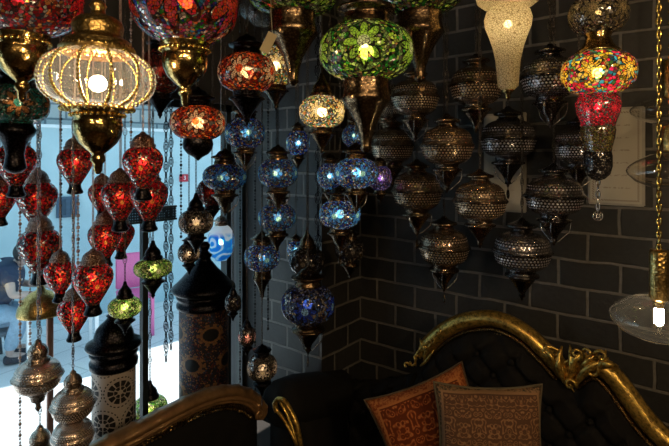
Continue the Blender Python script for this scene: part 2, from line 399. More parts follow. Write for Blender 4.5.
# ------------------------------------------------------------------ lanterns
CAPS = {
 'collar': [(.50, -.10), (.50, .06), (.46, .10), (.48, .20), (.62, .22), (.64, .28), (.58, .31), (.42, .36), (.32, .48), (.26, .54), (.13, .58), (.07, .66), (.0, .67)],
 'pcollar': [(.42, -.10), (.42, .04), (.36, .07), (.36, .15), (.52, .18), (.55, .25), (.50, .29), (.34, .34), (.24, .40), (.14, .44), (.09, .52), (0, .54)],
 'dome': [(.60, -.08), (.64, .02), (.62, .10), (.54, .14), (.55, .22), (.48, .40), (.34, .55), (.18, .64), (.12, .72), (.05, .76), (0, .77)],
 'onion': [(.48, -.12), (.52, .02), (.48, .10), (.40, .16), (.42, .26), (.34, .44), (.20, .60), (.13, .74), (.09, .92), (.0, .98)],
 'tall': [(.50, -.10), (.54, .04), (.44, .10), (.40, .20), (.44, .34), (.42, .50), (.32, .68), (.16, .80), (.14, .90), (.06, 1.0), (0, 1.02)],
 'brasscap': [(.62, -.14), (.68, -.05), (.66, .01), (.58, .05), (.60, .10), (.54, .14), (.46, .18), (.44, .24), (.46, .38), (.44, .46), (.34, .54), (.20, .58), (.13, .62), (.12, .70), (.16, .76), (.12, .82), (.05, .88), (0, .89)],
}
BASES = {
 'cone': [(.48, .10), (.48, -.06), (.44, -.12), (.60, -.15), (.62, -.22), (.50, -.27), (.44, -.36), (.32, -.52), (.18, -.72), (.10, -.88), (.12, -.96), (.05, -1.04), (.03, -1.12), (0, -1.13)],
 'trumpet': [(.48, .08), (.50, -.04), (.48, -.14), (.52, -.30), (.54, -.40), (.46, -.50), (.34, -.68), (.22, -.90), (.14, -1.15), (.11, -1.35), (.13, -1.42), (.05, -1.5), (0, -1.51)],
 'bowl': [(.44, .10), (.46, .0), (.42, -.05), (.43, -.12), (.40, -.16), (.41, -.22), (.42, -.28), (.40, -.44), (.32, -.60), (.20, -.72), (.10, -.80), (.12, -.86), (.13, -.92), (.08, -.98), (.07, -1.10), (.04, -1.16), (0, -1.17)],
 'bowlsmall': [(.52, .10), (.54, -.02), (.56, -.12), (.52, -.3), (.38, -.48), (.16, -.60), (.08, -.68), (0, -.74)],
 'flare': [(.50, .10), (.54, -.02), (.62, -.14), (.56, -.28), (.42, -.42), (.32, -.62), (.26, -.9), (.3, -1.2), (.34, -1.35), (.20, -1.5), (0, -1.55)],
 'drop': [(.46, .10), (.50, -.02), (.42, -.10), (.34, -.20), (.28, -.42), (.12, -.52), (.10, -.66), (.14, -.76), (.05, -.9), (0, -.95)],
}
def scale_prof(p, R, z0): return [(r*R, z0+z*R) for r, z in p]
def globe_prof(R, hh, n=14, r0=.44, p=2.35):
    """flattened globe between open necks"""
    out = []
    for i in range(n+1):
        t = -PI/2+PI*i/n
        c = abs(math.cos(t))**(2/p); s = math.copysign(abs(math.sin(t))**(2/p), math.sin(t))
        out.append((max(c*R, r0*R), s*hh))
    return out
def add_swags(bm_unused, t, R, z_hi, z_lo, r_hi, r_lo, m, th0):
    for k in range(3):
        th = th0+k*2*PI/3
        pts = []
        for i in range(9):
            f = i/8; rr = (r_hi*(1-f)+r_lo*f)+.16*R*math.sin(PI*f)*(1 if f < .6 else .7)
            pts.append((rr*math.cos(th), rr*math.sin(th), z_hi*(1-f)+z_lo*f-.06*R*math.sin(PI*f)))
        b = bmesh.new(); P = spline(pts, 2); add_tube(b, P, [R*.018*(1.35 if i % 2 else .8) for i in range(len(P))], seg=5)
        link('swag_chain', b, m, t)
def charm_bm(R, z):
    b = bmesh.new(); c = Vector((0, 0, z-R*1.6)); ax = Rh; 
    def ringp(rad, n=16): return [c+ax*(rad*math.cos(2*PI*i/n))+Vector((0, 0, rad*math.sin(2*PI*i/n))) for i in range(n)]
    add_tube(b, ringp(R), R*.14, seg=5, closed=True, up=Fh); add_tube(b, ringp(R*.35, 10), R*.12, seg=5, closed=True, up=Fh)
    for k in range(8):
        a = 2*PI*k/8; d = ax*math.cos(a)+Vector((0, 0, math.sin(a))); add_tube(b, [c+d*R*.35, c+d*R*1.0], R*.09, seg=4)
    add_tube(b, [(0, 0, z+R*.3), (0, 0, z-R*.65)], R*.10, seg=4)
    return b
def bulb(t, R, watts, z=0, size=None, col=(1, .72, .42)):
    rad = size or min(.014, R*.22)
    b = bmesh.new(); bmesh.ops.create_icosphere(b, subdivisions=2, radius=rad)
    area = 4*PI*rad*rad
    link('bulb', b, bulb_mat(watts/(PI*area), col), t, loc=(0, 0, z))
    return rad
CHIPS = {'carnival': 17, 'ruby': 17, 'green': 16, 'teal': 16, 'azure': 1}
def lantern(kind, pal, u, v, w, h, d, glow, cap, base, metal, extra, label, group):
    c = at(u, v, d); R = w/2*d/FPX; mt = M[metal]
    name = {'mosaic': 'mosaic_lantern', 'tear': 'teardrop_lantern', 'perf': 'pierced_lantern', 'ribbed': 'ribbed_glass_lantern', 'dish': 'glass_dish_lamp'}[kind]
    t = thing(name, c, label, 'lantern', group, rz=math.atan2(-c.y, -c.x)-PI/(4 if kind == 'tear' else 5)+random.uniform(-.3, .3))
    hh = h/2*d/FPX
    ztop = hh; zbot = -hh; small = w < 26
    seg = 20 if small else 32
    if kind == 'mosaic':
        if pal == 'azure': gm = M['azure']
        else: gm = mosaic(pal, CHIPS.get(pal, 13 if not small else 8), 5, h/w, .55 if pal == 'carnival' else .36)
        link('glass_globe', lathe(globe_prof(R, hh, 14 if not small else 10), seg=seg), gm, t)
    elif kind == 'tear':
        P = [(.32, .76), (.52, .70), (.78, .50), (.95, .25), (1.0, 0), (.97, -.25), (.86, -.55), (.68, -.88), (.50, -1.18), (.36, -1.42), (.30, -1.55)]
        link('glass_drop', lathe([(r*R, z*R) for r, z in P], seg=28), mosaic('red', 11 if w > 30 else 9, 4, 1.1, .34), t)
        link('tip', lathe([(r*R, z*R) for r, z in [(.34, -1.46), (.33, -1.6), (.38, -1.78), (.46, -1.92), (.44, -2.02), (.30, -2.08), (0, -2.08)]], seg=20), mt, t)
        ztop = .70*R; zbot = -2.08*R
    elif kind == 'perf':
        P = [(.42, .86), (.52, .83), (.76, .70), (.93, .44), (.99, .16), (1.04, .10), (1.05, .0), (1.04, -.10), (.99, -.16), (.94, -.42), (.78, -.68), (.54, -.82), (.42, -.86)]
        k = hh/(.86*R)
        link('pierced_body', lathe([(q.x*R, q.y*R*k) for q in spline([(a, b, 0) for a, b in P], 2)], seg=32),
             M['perf_'+metal], t)
        b = bmesh.new(); add_tube(b, [(R*1.04*math.cos(2*PI*i/36), R*1.04*math.sin(2*PI*i/36), 0) for i in range(36)], [R*.05*(1.25 if i % 2 else .85) for i in range(36)], seg=5, closed=True, up=(0, 0, 1))
        link('beaded_rim', b, mt, t)
    elif kind == 'ribbed':
        link('glass_globe', lathe(globe_prof(R, hh, 16, .55), seg=96, lobes=12, lobe_amt=.06), M['clear'], t)
        gp = globe_prof(R*.955, hh, 30, .55)
        for k in range(12):
            a = 2*PI*k/12; b = bmesh.new()
            for i, (r, z) in enumerate(gp): add_ball(b, (r*math.cos(a), r*math.sin(a), z), R*.034, 6)
            link('beaded_wire', b, M['chain_gold'], t)
        for zz in (hh*.98, -hh*.98):
            b = bmesh.new()
            for i in range(36): add_ball(b, (R*.60*math.cos(2*PI*i/36), R*.60*math.sin(2*PI*i/36), zz), R*.042, 6)
            link('beaded_ring', b, M['chain_gold'], t)
    elif kind == 'dish':
        link('glass_dish', lathe([(R*.3, hh), (R*.7, hh*.9), (R, hh*.3), (R*.98, -hh*.2), (R*.8, -hh*.5), (R*.6, -hh*.6), (R*.5, -hh)], seg=72, lobes=18, lobe_amt=.06), M['smokeglass'], t)
    if base == 'tier':
        link('neck', lathe([(.46*R, -hh+.05*R), (.48*R, -hh-.05*R), (.40*R, -hh-.12*R), (.46*R, -hh-.2*R)], seg=24), mt, t)
        link('lower_pierced_body', lathe([(q.x*R*.98, q.y*R*k*.98-2*hh-.12*R) for q in spline([(a, b, 0) for a, b in P], 2)], seg=32), M['perf_'+metal], t)
        zbot = -3*hh-.12*R; base = 'cone'
    if kind == 'perf' and cap == 'collar': cap = 'pcollar'
    if cap != 'none':
        cp = CAPS[cap]; cm = M['domecap'] if cap == 'dome' else (M['brass_chased'] if metal == 'brass' else mt)
        rs = 1. if kind != 'ribbed' else .95
        link('cap', lathe([(r*R*rs, ztop+z*R) for r, z in cp], seg=seg, lobes=18 if (cap == 'collar' and not small and metal != 'brass') else 0, lobe_amt=.05), cm, t)
        ctop = ztop+cp[-1][1]*R
    else: ctop = ztop-.04*R
    if base in BASES:
        bp = BASES[base]; zb = zbot
        link('base', lathe([(r*R, zb+z*R) for r, z in bp], seg=seg, lobes=24 if base == 'trumpet' else 0, lobe_amt=.035), mt, t)
        zend = zb+bp[-1][1]*R
        if base == 'bowl':
            b = bmesh.new()
            for i in range(30): add_ball(b, (R*.45*math.cos(2*PI*i/30), R*.45*math.sin(2*PI*i/30), zb-.10*R), R*.035, 6)
            link('beaded_ring', b, M['chain_gold'] if metal == 'brass' else mt, t)
    else: zend = zbot
    if kind == 'ribbed':
        pass
    if 'swag' in extra and base == 'cone':
        add_swags(None, t, R, zbot-.20*R, zend+.12*R, .60*R, .10*R, M['chain_silver'], .4)
    if 'charm' in extra:
        link('filigree_charm', charm_bm(min(.013, R*.22), zend), M['copper'] if metal != 'black' else M['domecap'], t)
    if kind == 'ribbed': bulb(t, R, glow*.75, -hh*.15, .0125, (1, .76, .46))
    elif glow > 0: bulb(t, R, glow*WSC*(.85 if kind == 'tear' else 1.7 if pal in ('blue', 'multi', 'violet', 'navy') else 1.15), 0 if kind != 'tear' else -.05*R)  # weak bulb added in unlit globes too, so their glass is not dark
    # hanging chain up to the ceiling
    top = CEIL-c.z
    cl = (.010 if R < .055 else .012) if kind != 'ribbed' else .018
    cmt = M['chain_gold'] if metal == 'brass' else (M['chain_silver'] if metal == 'silver' else (M['chain_pale'] if kind == 'tear' else M['chain']))
    b = chain_bm(ctop-.1*R, top, cl, cl*.09, ornate=5 if kind in ('perf',) else (7 if pal in ('blue', 'lime') else 0))
    add_tube(b, [(0, 0, top-.012), (0, 0, top)], .008, seg=8)
    link('chain', b, cmt, t)
    return t
WSC = .30; SHOPW = 32.0
LAMPS = [
('mosaic', 'ruby', 22, -4, 112, 82, 0.93, 0.9, 'collar', 'bowl', 'brass', '', 'large dark ruby mosaic lantern with polished brass bowl, cut by top left corner', 'large mosaic lanterns overhead'),
('ribbed', 'clear', 98, 79, 110, 62, 0.74, 1.5, 'brasscap', 'bowl', 'brass', '', 'clear ribbed glass lantern with beaded gold wires and bright warm bulb', None),
('mosaic', 'teal', 15, 105, 62, 42, 1.045, 0.05, 'collar', 'flare', 'black', '', 'teal mosaic lantern with black flared base at left edge of photo', None),
('mosaic', 'carnival', 185, 2, 106, 86, 0.87, 0.35, 'collar', 'bowl', 'brass', '', 'large red and multicoloured mosaic lantern with round brass bowl beneath', 'large mosaic lanterns overhead'),
('mosaic', 'crimson', 160, 72, 42, 46, 1.16, 0.02, 'collar', 'cone', 'black', '', 'dark crimson mosaic lantern half hidden behind the brass bowl', 'crimson mosaic lanterns'),
('mosaic', 'amber', 198, 123, 54, 36, 1.06, 0.35, 'collar', 'bowlsmall', 'black', '', 'amber and red mosaic globe with a white petalled flower, below the brass bowl', 'amber mosaic globes'),
('mosaic', 'amber', 247, 73, 58, 40, 1.02, 0.3, 'collar', 'cone', 'black', '', 'amber red mosaic globe lit inside, beside the small paper tag', 'amber mosaic globes'),
('mosaic', 'multi', 276, 66, 42, 42, 1.22, 0.35, 'collar', 'cone', 'bronze', '', 'yellow, white and green mosaic globe peeping out behind the amber one', 'multicoloured mosaic globes'),
('mosaic', 'green', 293, -10, 94, 50, 0.94, 0.2, 'collar', 'trumpet', 'bronze', '', 'green mosaic lantern cut by top edge, its bronze trumpet base beside the paper tag', 'green mosaic lanterns overhead'),
('mosaic', 'green', 366, 52, 94, 60, 0.865, 0.75, 'collar', 'trumpet', 'bronze', '', 'large bright green mosaic lantern between ribbed bronze collars', 'green mosaic lanterns overhead'),
('mosaic', 'green', 420, -14, 90, 58, 1.18, 0.3, 'collar', 'trumpet', 'bronze', '', 'green mosaic lantern cut by top edge, right of the bright green one', 'green mosaic lanterns overhead'),
('mosaic', 'multi', 322, 112, 46, 34, 1.08, 0.6, 'onion', 'cone', 'bronze', '', 'bright yellow and white speckled mosaic globe under a dark pointed cap', 'multicoloured mosaic globes'),
('dish', 'clear', 264, 12, 50, 24, 1.12, 0, 'collar', 'none', 'bronze', '', 'smoky fluted glass dish lamp hanging near the top beside the trumpet base', None),
('mosaic', 'blue', 245, 133, 40, 32, 1.2, 0.08, 'collar', 'cone', 'bronze', 'swag', 'blue mosaic lantern hanging just below the lit amber globe', 'blue mosaic lanterns'),
('mosaic', 'blue', 225, 177, 44, 28, 1.36, 0.06, 'collar', 'cone', 'bronze', 'swag', 'dark blue mosaic lantern hanging against the bright window edge', 'blue mosaic lanterns'),
('mosaic', 'blue', 278, 173, 40, 30, 1.3, 0.1, 'collar', 'cone', 'bronze', 'swag', 'blue mosaic lantern with turquoise centre, uppermost of the middle column of lanterns', 'blue mosaic lanterns'),
('mosaic', 'blue', 277, 217, 38, 28, 1.42, 0.08, 'collar', 'cone', 'bronze', '', 'blue mosaic lantern second from top in the middle column', 'blue mosaic lanterns'),
('mosaic', 'blue', 262, 257, 36, 28, 1.505, 0.12, 'collar', 'trumpet', 'bronze', '', 'blue and white mosaic lantern at the bottom of the middle column, with long tapering stem', 'blue mosaic lanterns'),
('mosaic', 'blue', 298, 143, 24, 26, 1.45, 0.12, 'collar', 'cone', 'bronze', '', 'small bright blue mosaic lantern left of the speckled yellow one', 'small blue mosaic lanterns'),
('mosaic', 'blue', 330, 176, 26, 28, 1.425, 0.14, 'collar', 'cone', 'bronze', '', 'small blue mosaic lantern with glowing centre above the star lit one', 'small blue mosaic lanterns'),
('mosaic', 'blue', 356, 173, 44, 32, 1.22, 0.3, 'collar', 'cone', 'bronze', 'swag', 'blue mosaic lantern with glowing turquoise centre, beside the copper lanterns', 'blue mosaic lanterns'),
('mosaic', 'blue', 340, 214, 42, 30, 1.34, 0.35, 'collar', 'cone', 'bronze', 'swagcharm', 'brightest blue mosaic lantern, its bulb shining white through the centre', 'blue mosaic lanterns'),
('mosaic', 'violet', 380, 178, 24, 26, 1.42, 0.08, 'collar', 'cone', 'bronze', '', 'small violet blue mosaic lantern tucked beside the copper lanterns', 'small blue mosaic lanterns'),
('mosaic', 'blue', 355, 136, 26, 24, 1.365, 0.05, 'collar', 'cone', 'bronze', '', 'small dim blue mosaic lantern below the bright green lantern', 'small blue mosaic lanterns'),
('mosaic', 'blue', 296, 249, 18, 18, 1.66, 0.12, 'collar', 'cone', 'bronze', '', 'tiny light blue mosaic lantern left of the dark smoked globe', 'small blue mosaic lanterns'),
('mosaic', 'smoke', 307, 261, 36, 28, 1.57, 0.0, 'onion', 'cone', 'bronze', '', 'dark smoked glass lantern with bronze collars above the large navy one', None),
('mosaic', 'navy', 308, 304, 54, 40, 1.405, 0.12, 'collar', 'cone', 'bronze', 'swagcharm', 'large navy mosaic lantern with blue flower, lowest of its column', None),
('mosaic', 'smoke', 350, 250, 30, 24, 1.5, 0.0, 'collar', 'cone', 'bronze', '', 'small dark lantern hanging under the brightest blue one', None),
('mosaic', 'blue', 213, 121, 16, 16, 1.4, 0.08, 'collar', 'cone', 'black', '', 'tiny blue mosaic lantern beside the amber globe with the white flower', 'small blue mosaic lanterns'),
('mosaic', 'smokestar', 262, 367, 30, 26, 1.345, 0.1, 'collar', 'cone', 'black', 'charm', 'dark glass globe with a pale star, low beside the grey brick pillar', 'dark glass globes by the window'),
('mosaic', 'smokered', 247, 336, 18, 20, 1.415, 0.06, 'onion', 'cone', 'black', '', 'tiny dark lantern with a pink star above the pale star globe', 'dark glass globes by the window'),
('mosaic', 'smoke', 233, 303, 17, 18, 1.46, 0.0, 'onion', 'cone', 'black', '', 'tiny dark round lantern against the bright window strip', 'dark glass globes by the window'),
('mosaic', 'smokestar', 196, 222, 34, 26, 1.28, 0.05, 'onion', 'cone', 'black', '', 'dark glass globe with pale star above the tall dark tower lamp', 'dark glass globes by the window'),
('mosaic', 'smokestar', 189, 253, 22, 20, 1.41, 0.05, 'collar', 'cone', 'black', '', 'small dark glass globe just left of the tower lamp point', 'dark glass globes by the window'),
('mosaic', 'crimson', 212, 192, 30, 28, 1.48, 0.02, 'collar', 'cone', 'black', '', 'brownish red mosaic lantern under the dark blue one by the window', 'crimson mosaic lanterns'),
('mosaic', 'azure', 221, 242, 26, 36, 1.79, 0.25, 'collar', 'none', 'silver', '', 'bright azure swirled glass lantern with white top in front of the window', None),
('tear', 'red', 37, 195, 38, 0, 1.4, 0.22, 'dome', 'tip', 'black', '', 'red mosaic teardrop lantern with white hot spot, below the teal lantern', 'red mosaic teardrops'),
('tear', 'red', 75, 160, 33, 0, 1.12, 0.2, 'dome', 'tip', 'black', '', 'red mosaic teardrop lantern left of the polished brass bowl point', 'red mosaic teardrops'),
('tear', 'red', 40, 243, 40, 0, 1.325, 0.12, 'dome', 'tip', 'black', 'charm', 'large dark red mosaic teardrop directly above the brass dome lamp', 'red mosaic teardrops'),
('tear', 'red', 16, 158, 38, 0, 1.16, 0.25, 'dome', 'tip', 'black', '', 'red mosaic teardrop lantern behind the black flared base', 'red mosaic teardrops'),
('tear', 'red', 0, 195, 30, 0, 1.2, 0.15, 'dome', 'tip', 'black', '', 'red mosaic teardrop lantern cut by the left edge of the photo', 'red mosaic teardrops'),
('tear', 'red', 143, 160, 39, 0, 1.0, 0.25, 'dome', 'tip', 'black', '', 'red mosaic teardrop lantern highest on the right of the group', 'red mosaic teardrops'),
('tear', 'red', 149, 193, 37, 0, 1.095, 0.18, 'dome', 'tip', 'black', '', 'dark red mosaic teardrop with white hot spot, above the perforated metal shelf', 'red mosaic teardrops'),
('tear', 'red', 120, 194, 36, 0, 1.135, 0.22, 'dome', 'tip', 'black', '', 'red mosaic teardrop lantern under the right side of the ribbed glass lantern', 'red mosaic teardrops'),
('tear', 'red', 102, 192, 26, 0, 1.22, 0.12, 'dome', 'tip', 'black', '', 'smaller red mosaic teardrop lantern straight below the brass finial', 'red mosaic teardrops'),
('tear', 'red', 105, 234, 32, 0, 1.18, 0.22, 'dome', 'tip', 'black', '', 'red mosaic teardrop lantern with white and gold chips, middle of the group', 'red mosaic teardrops'),
('tear', 'red', 60, 271, 30, 0, 1.21, 0.3, 'dome', 'tip', 'black', '', 'narrow red mosaic teardrop with orange glow right of the brass dome', 'red mosaic teardrops'),
('tear', 'red', 93, 276, 38, 0, 1.02, 0.3, 'dome', 'tip', 'black', '', 'red mosaic teardrop lantern with glowing flower, low in the group', 'red mosaic teardrops'),
('tear', 'red', 74, 309, 31, 0, 1.165, 0.3, 'dome', 'tip', 'black', '', 'lowest red mosaic teardrop lantern, above the pair of silver lanterns', 'red mosaic teardrops'),
('tear', 'red', 121, 232, 26, 0, 1.27, 0.08, 'dome', 'tip', 'black', '', 'dim dark red teardrop lantern left of the black window post', 'red mosaic teardrops'),
('mosaic', 'lime', 153, 268, 37, 20, 1.215, 0.16, 'onion', 'cone', 'black', '', 'flat green mosaic globe with tall black cap in front of the window post', 'green mosaic globes by the window'),
('mosaic', 'lime', 125, 307, 32, 21, 1.23, 0.3, 'onion', 'cone', 'black', '', 'green mosaic globe with glowing centre beside the cream tower lamp cap', 'green mosaic globes by the window'),
('mosaic', 'lime', 150, 408, 34, 23, 1.58, 0.2, 'onion', 'none', 'black', '', 'green mosaic globe hanging low just above the gilded sofa rail', 'green mosaic globes by the window'),
('perf', 'dark', 415, 98, 46, 36, 1.37, 0.03, 'collar', 'cone', 'copper', 'swag', 'pierced copper lantern right of the bronze trumpet of the green lantern', 'pierced metal lanterns'),
('perf', 'dark', 392, 146, 42, 34, 1.56, 0.0, 'collar', 'cone', 'copper', 'swag', 'pierced copper lantern with bright highlight beside the blue lanterns', 'pierced metal lanterns'),
('perf', 'dark', 447, 146, 50, 38, 1.275, 0.0, 'collar', 'cone', 'copper', 'swag', 'pierced copper lantern in the centre, third row down', 'pierced metal lanterns'),
('perf', 'dark', 417, 191, 48, 38, 1.45, 0.0, 'collar', 'cone', 'copper', 'swagcharm', 'pierced copper lantern with a ring charm, directly above bare brick wall', 'pierced metal lanterns'),
('perf', 'dark', 444, 247, 48, 36, 1.55, 0.0, 'collar', 'cone', 'copper', 'swagcharm', 'lowest left pierced copper lantern with ring charm above the gilded sofa', 'pierced metal lanterns'),
('perf', 'dark', 476, 86, 50, 38, 1.345, 0.0, 'collar', 'cone', 'copper', '', 'pierced dark lantern left of the frosted crackle glass drop', 'pierced metal lanterns'),
('perf', 'dark', 480, 201, 50, 38, 1.175, 0.02, 'collar', 'cone', 'copper', '', 'round pierced lantern with warm highlight, beside the left paper notice', 'pierced metal lanterns'),
('perf', 'dark', 508, 139, 52, 38, 1.475, 0.0, 'collar', 'cone', 'dark', 'swagcharm', 'pierced dark lantern straight under the frosted crackle glass drop', 'pierced metal lanterns'),
('perf', 'dark', 550, 78, 54, 40, 1.17, 0.0, 'collar', 'cone', 'dark', 'swag', 'pierced dark lantern with pale dots left of the bright rainbow globe', 'pierced metal lanterns'),
('perf', 'dark', 522, 251, 54, 38, 1.38, 0.04, 'collar', 'cone', 'dark', '', 'lowest right pierced lantern with pale sparkling dots above the sofa', 'pierced metal lanterns'),
('perf', 'dark', 554, 196, 54, 38, 1.25, 0.0, 'collar', 'cone', 'dark', 'swag', 'pierced dark lantern left of the framed certificate', 'pierced metal lanterns'),
('perf', 'dark', 579, 146, 46, 36, 1.32, 0.0, 'collar', 'cone', 'dark', 'swag', 'pierced dark lantern partly behind the ruby glass vase tiers', 'pierced metal lanterns'),
('perf', 'dark', 388, 105, 34, 28, 1.675, 0.0, 'collar', 'cone', 'copper', '', 'small pierced copper lantern in shadow behind the green lantern trumpet', 'pierced metal lanterns'),
('perf', 'silver', 38, 376, 43, 31, 1.13, 0.0, 'tall', 'drop', 'silver', '', 'pierced silver lantern hanging alone below the brass dome lamp', 'silver pierced lanterns'),
('perf', 'silver', 73, 404, 39, 29, 1.05, 0.0, 'tall', 'tier', 'silver', '', 'two-tier pierced silver lantern beside the cream tower lamp', 'silver pierced lanterns'),
('perf', 'silver', 40, 462, 44, 30, 1.21, 0.0, 'tall', 'none', 'silver', '', 'pierced silver lantern whose cap rises from the bottom edge of the photo', 'silver pierced lanterns'),
]
# ------------------------------------------------------------------ the room
def brick_mat():
    m, nt, out = mat('dark_painted_brick'); p = N(nt, 'ShaderNodeBsdfPrincipled', i_Roughness=.55); nt.links.new(p.outputs[0], out.inputs[0])
    tc = nt.nodes.new('ShaderNodeTexCoord'); sx = N(nt, 'ShaderNodeSeparateXYZ'); nt.links.new(tc.outputs['Object'], sx.inputs[0])
    nz = N(nt, 'ShaderNodeTexNoise', i_Scale=9.0, i_Detail=3.0); nt.links.new(tc.outputs['Object'], nz.inputs[0])
    wob = math_(nt, 'MULTIPLY', math_(nt, 'SUBTRACT', nz.outputs[0], .5), .012)
    s = math_(nt, 'ADD', math_(nt, 'ADD', sx.outputs[0], sx.outputs[1]), wob)
    s0 = on_y(588, 245, 1.61); s = math_(nt, 'ADD', s, -(s0.x+1.61)+BW/2)
    z = math_(nt, 'ADD', math_(nt, 'ADD', sx.outputs[2], -ROWZ), wob)
    cb = nt.nodes.new('ShaderNodeCombineXYZ'); nt.links.new(s, cb.inputs[0]); nt.links.new(z, cb.inputs[1])
    b = N(nt, 'ShaderNodeTexBrick', i_Scale=1.0); b.inputs['Mortar Size'].default_value = .0055; b.inputs['Mortar Smooth'].default_value = .35
    b.inputs['Brick Width'].default_value = BW; b.inputs['Row Height'].default_value = BH; b.inputs['Bias'].default_value = 0
    b.inputs['Color1'].default_value = (.017, .017, .017, 1); b.inputs['Color2'].default_value = (.029, .028, .027, 1); b.inputs['Mortar'].default_value = (.14, .13, .118, 1)
    nt.links.new(cb.outputs[0], b.inputs[0])
    n2 = N(nt, 'ShaderNodeTexNoise', i_Scale=70.0, i_Detail=5.0); nt.links.new(tc.outputs['Object'], n2.inputs[0])
    nt.links.new(mixc(nt, 1.0, b.outputs[0], _rgb(nt, math_(nt, 'MULTIPLY_ADD', n2.outputs[0], .8, .6)), 'MULTIPLY'), p.inputs['Base Color'])
    hgt = math_(nt, 'ADD', math_(nt, 'SUBTRACT', 1.0, b.outputs['Fac']), math_(nt, 'MULTIPLY', n2.outputs[0], .25))
    nt.links.new(bump(nt, hgt, .9, .006), p.inputs['Normal'])
    return m
BW, BH = .166, .0835
ROWZ = on_y(590, 262, 1.61).z
M['brick'] = brick_mat()
M['paint'] = pbr('charcoal_paint', (.05, .05, .052), 0, .7, .1, 8, .1)
M['ceil'] = pbr('dark_ceiling_paint', (.04, .038, .036), 0, .8, .1, 8, .1)
M['frame_metal'] = pbr('dark_window_frame', (.02, .028, .03), .3, .45, .1, 20, .1)
def floor_mat():
    m, nt, out = mat('dark_floor_boards'); p = N(nt, 'ShaderNodeBsdfPrincipled', i_Roughness=.4); nt.links.new(p.outputs[0], out.inputs[0])
    co = coords(nt); b = N(nt, 'ShaderNodeTexBrick', i_Scale=1.0); b.inputs['Brick Width'].default_value = 1.2; b.inputs['Row Height'].default_value = .12; b.inputs['Mortar Size'].default_value = .002
    b.inputs['Color1'].default_value = (.06, .035, .02, 1); b.inputs['Color2'].default_value = (.09, .05, .03, 1); b.inputs['Mortar'].default_value = (.01, .01, .01, 1)
    nt.links.new(co, b.inputs[0]); nt.links.new(b.outputs[0], p.inputs['Base Color']); return m
XW = -1.65
struct(link('floor', box((-1.8, -2.4, -.1), (2.6, 1.76, 0)), floor_mat(), smooth=False))
struct(link('ceiling', box((-1.8, -2.4, CEIL), (2.6, 1.76, CEIL+.1)), M['ceil'], smooth=False))
struct(link('wall_back', box((-1.12, 1.61, 0), (2.6, 1.76, CEIL)), M['brick'], smooth=False))
struct(link('wall_pier', box((-1.43, 1.36, 0), (-1.12, 1.76, CEIL)), M['brick'], smooth=False))
struct(link('wall_right', box((2.5, -2.4, 0), (2.6, 1.61, CEIL)), M['paint'], smooth=False))
struct(link('wall_front', box((-1.8, -2.4, 0), (2.5, -2.3, CEIL)), M['paint'], smooth=False))
HEADZ = 1.83; YJ = 1.487
b = bmesh.new()
add_box(b, (-1.8, -2.3, 0), (XW, YJ, .5)); add_box(b, (-1.8, -2.3, HEADZ), (XW, YJ, CEIL)); add_box(b, (-1.8, YJ, 0), (-1.43, 1.76, CEIL)); add_box(b, (-1.8, -2.3, .5), (XW, -1.2, HEADZ))
struct(link('wall_left', b, M['paint'], smooth=False))
win = bpy.data.objects.new('window_1', None); COL.objects.link(win); win.location = (XW-.04, 0, .5); struct(win)
def wl(name, bm, m): return link(name, bm, m, win, smooth=False, loc=(-win.location.x, -win.location.y, -win.location.z))
ym = on_x(232, 300, XW).y
for (y0, y1) in ((YJ-.02, YJ), (ym-.012, ym+.012), (-.2, -.17), (-1.2, -1.18)):
    wl('mullion', box((XW-.06, y0, .5), (XW-.02, y1, HEADZ)), M['frame_metal'])
wl('sill', box((XW-.06, -1.2, .5), (XW-.02, YJ, .53)), M['frame_metal']); wl('head', box((XW-.06, -1.2, HEADZ-.03), (XW-.02, YJ, HEADZ)), M['frame_metal'])
wl('pane', box((XW-.042, -1.18, .53), (XW-.038, YJ-.02, HEADZ-.03)), M['pane'])

# ------------------------------------------------------------------ the street beyond the window
def pave_mat():
    m, nt, out = mat('pale_stone_paving'); p = N(nt, 'ShaderNodeBsdfPrincipled', i_Roughness=.75); nt.links.new(p.outputs[0], out.inputs[0])
    co = coords(nt, rot=(0, 0, math.atan2(SWd.y, SWd.x))); b = N(nt, 'ShaderNodeTexBrick', i_Scale=1.0); b.inputs['Brick Width'].default_value = .6; b.inputs['Row Height'].default_value = .3; b.inputs['Mortar Size'].default_value = .008
    b.inputs['Color1'].default_value = (.70, .72, .74, 1); b.inputs['Color2'].default_value = (.78, .79, .80, 1); b.inputs['Mortar'].default_value = (.50, .53, .55, 1)
    nt.links.new(co, b.inputs[0]); n = N(nt, 'ShaderNodeTexNoise', i_Scale=3.0, i_Detail=5.0); nt.links.new(co, n.inputs[0])
    nt.links.new(mixc(nt, math_(nt, 'MULTIPLY', n.outputs[0], .25), b.outputs[0], (.5, .52, .55)), p.inputs['Base Color']); return m
def plaster_mat():
    m, nt, out = mat('pale_blue_plaster'); p = N(nt, 'ShaderNodeBsdfPrincipled', i_Roughness=.9); nt.links.new(p.outputs[0], out.inputs[0])
    co = coords(nt); n = N(nt, 'ShaderNodeTexNoise', i_Scale=2.2, i_Detail=5.0); nt.links.new(co, n.inputs[0])
    n2 = N(nt, 'ShaderNodeTexNoise', i_Scale=10.0, i_Detail=5.0); nt.links.new(co, n2.inputs[0])
    c = ramp(nt, n.outputs[0], [(.3, (.44, .62, .68)), (.7, (.60, .76, .80))]); c = mixc(nt, ramp(nt, n2.outputs[0], [(.62, 0.), (.75, .35)]), c, (.32, .44, .48))
    nt.links.new(c, p.inputs['Base Color']); return m
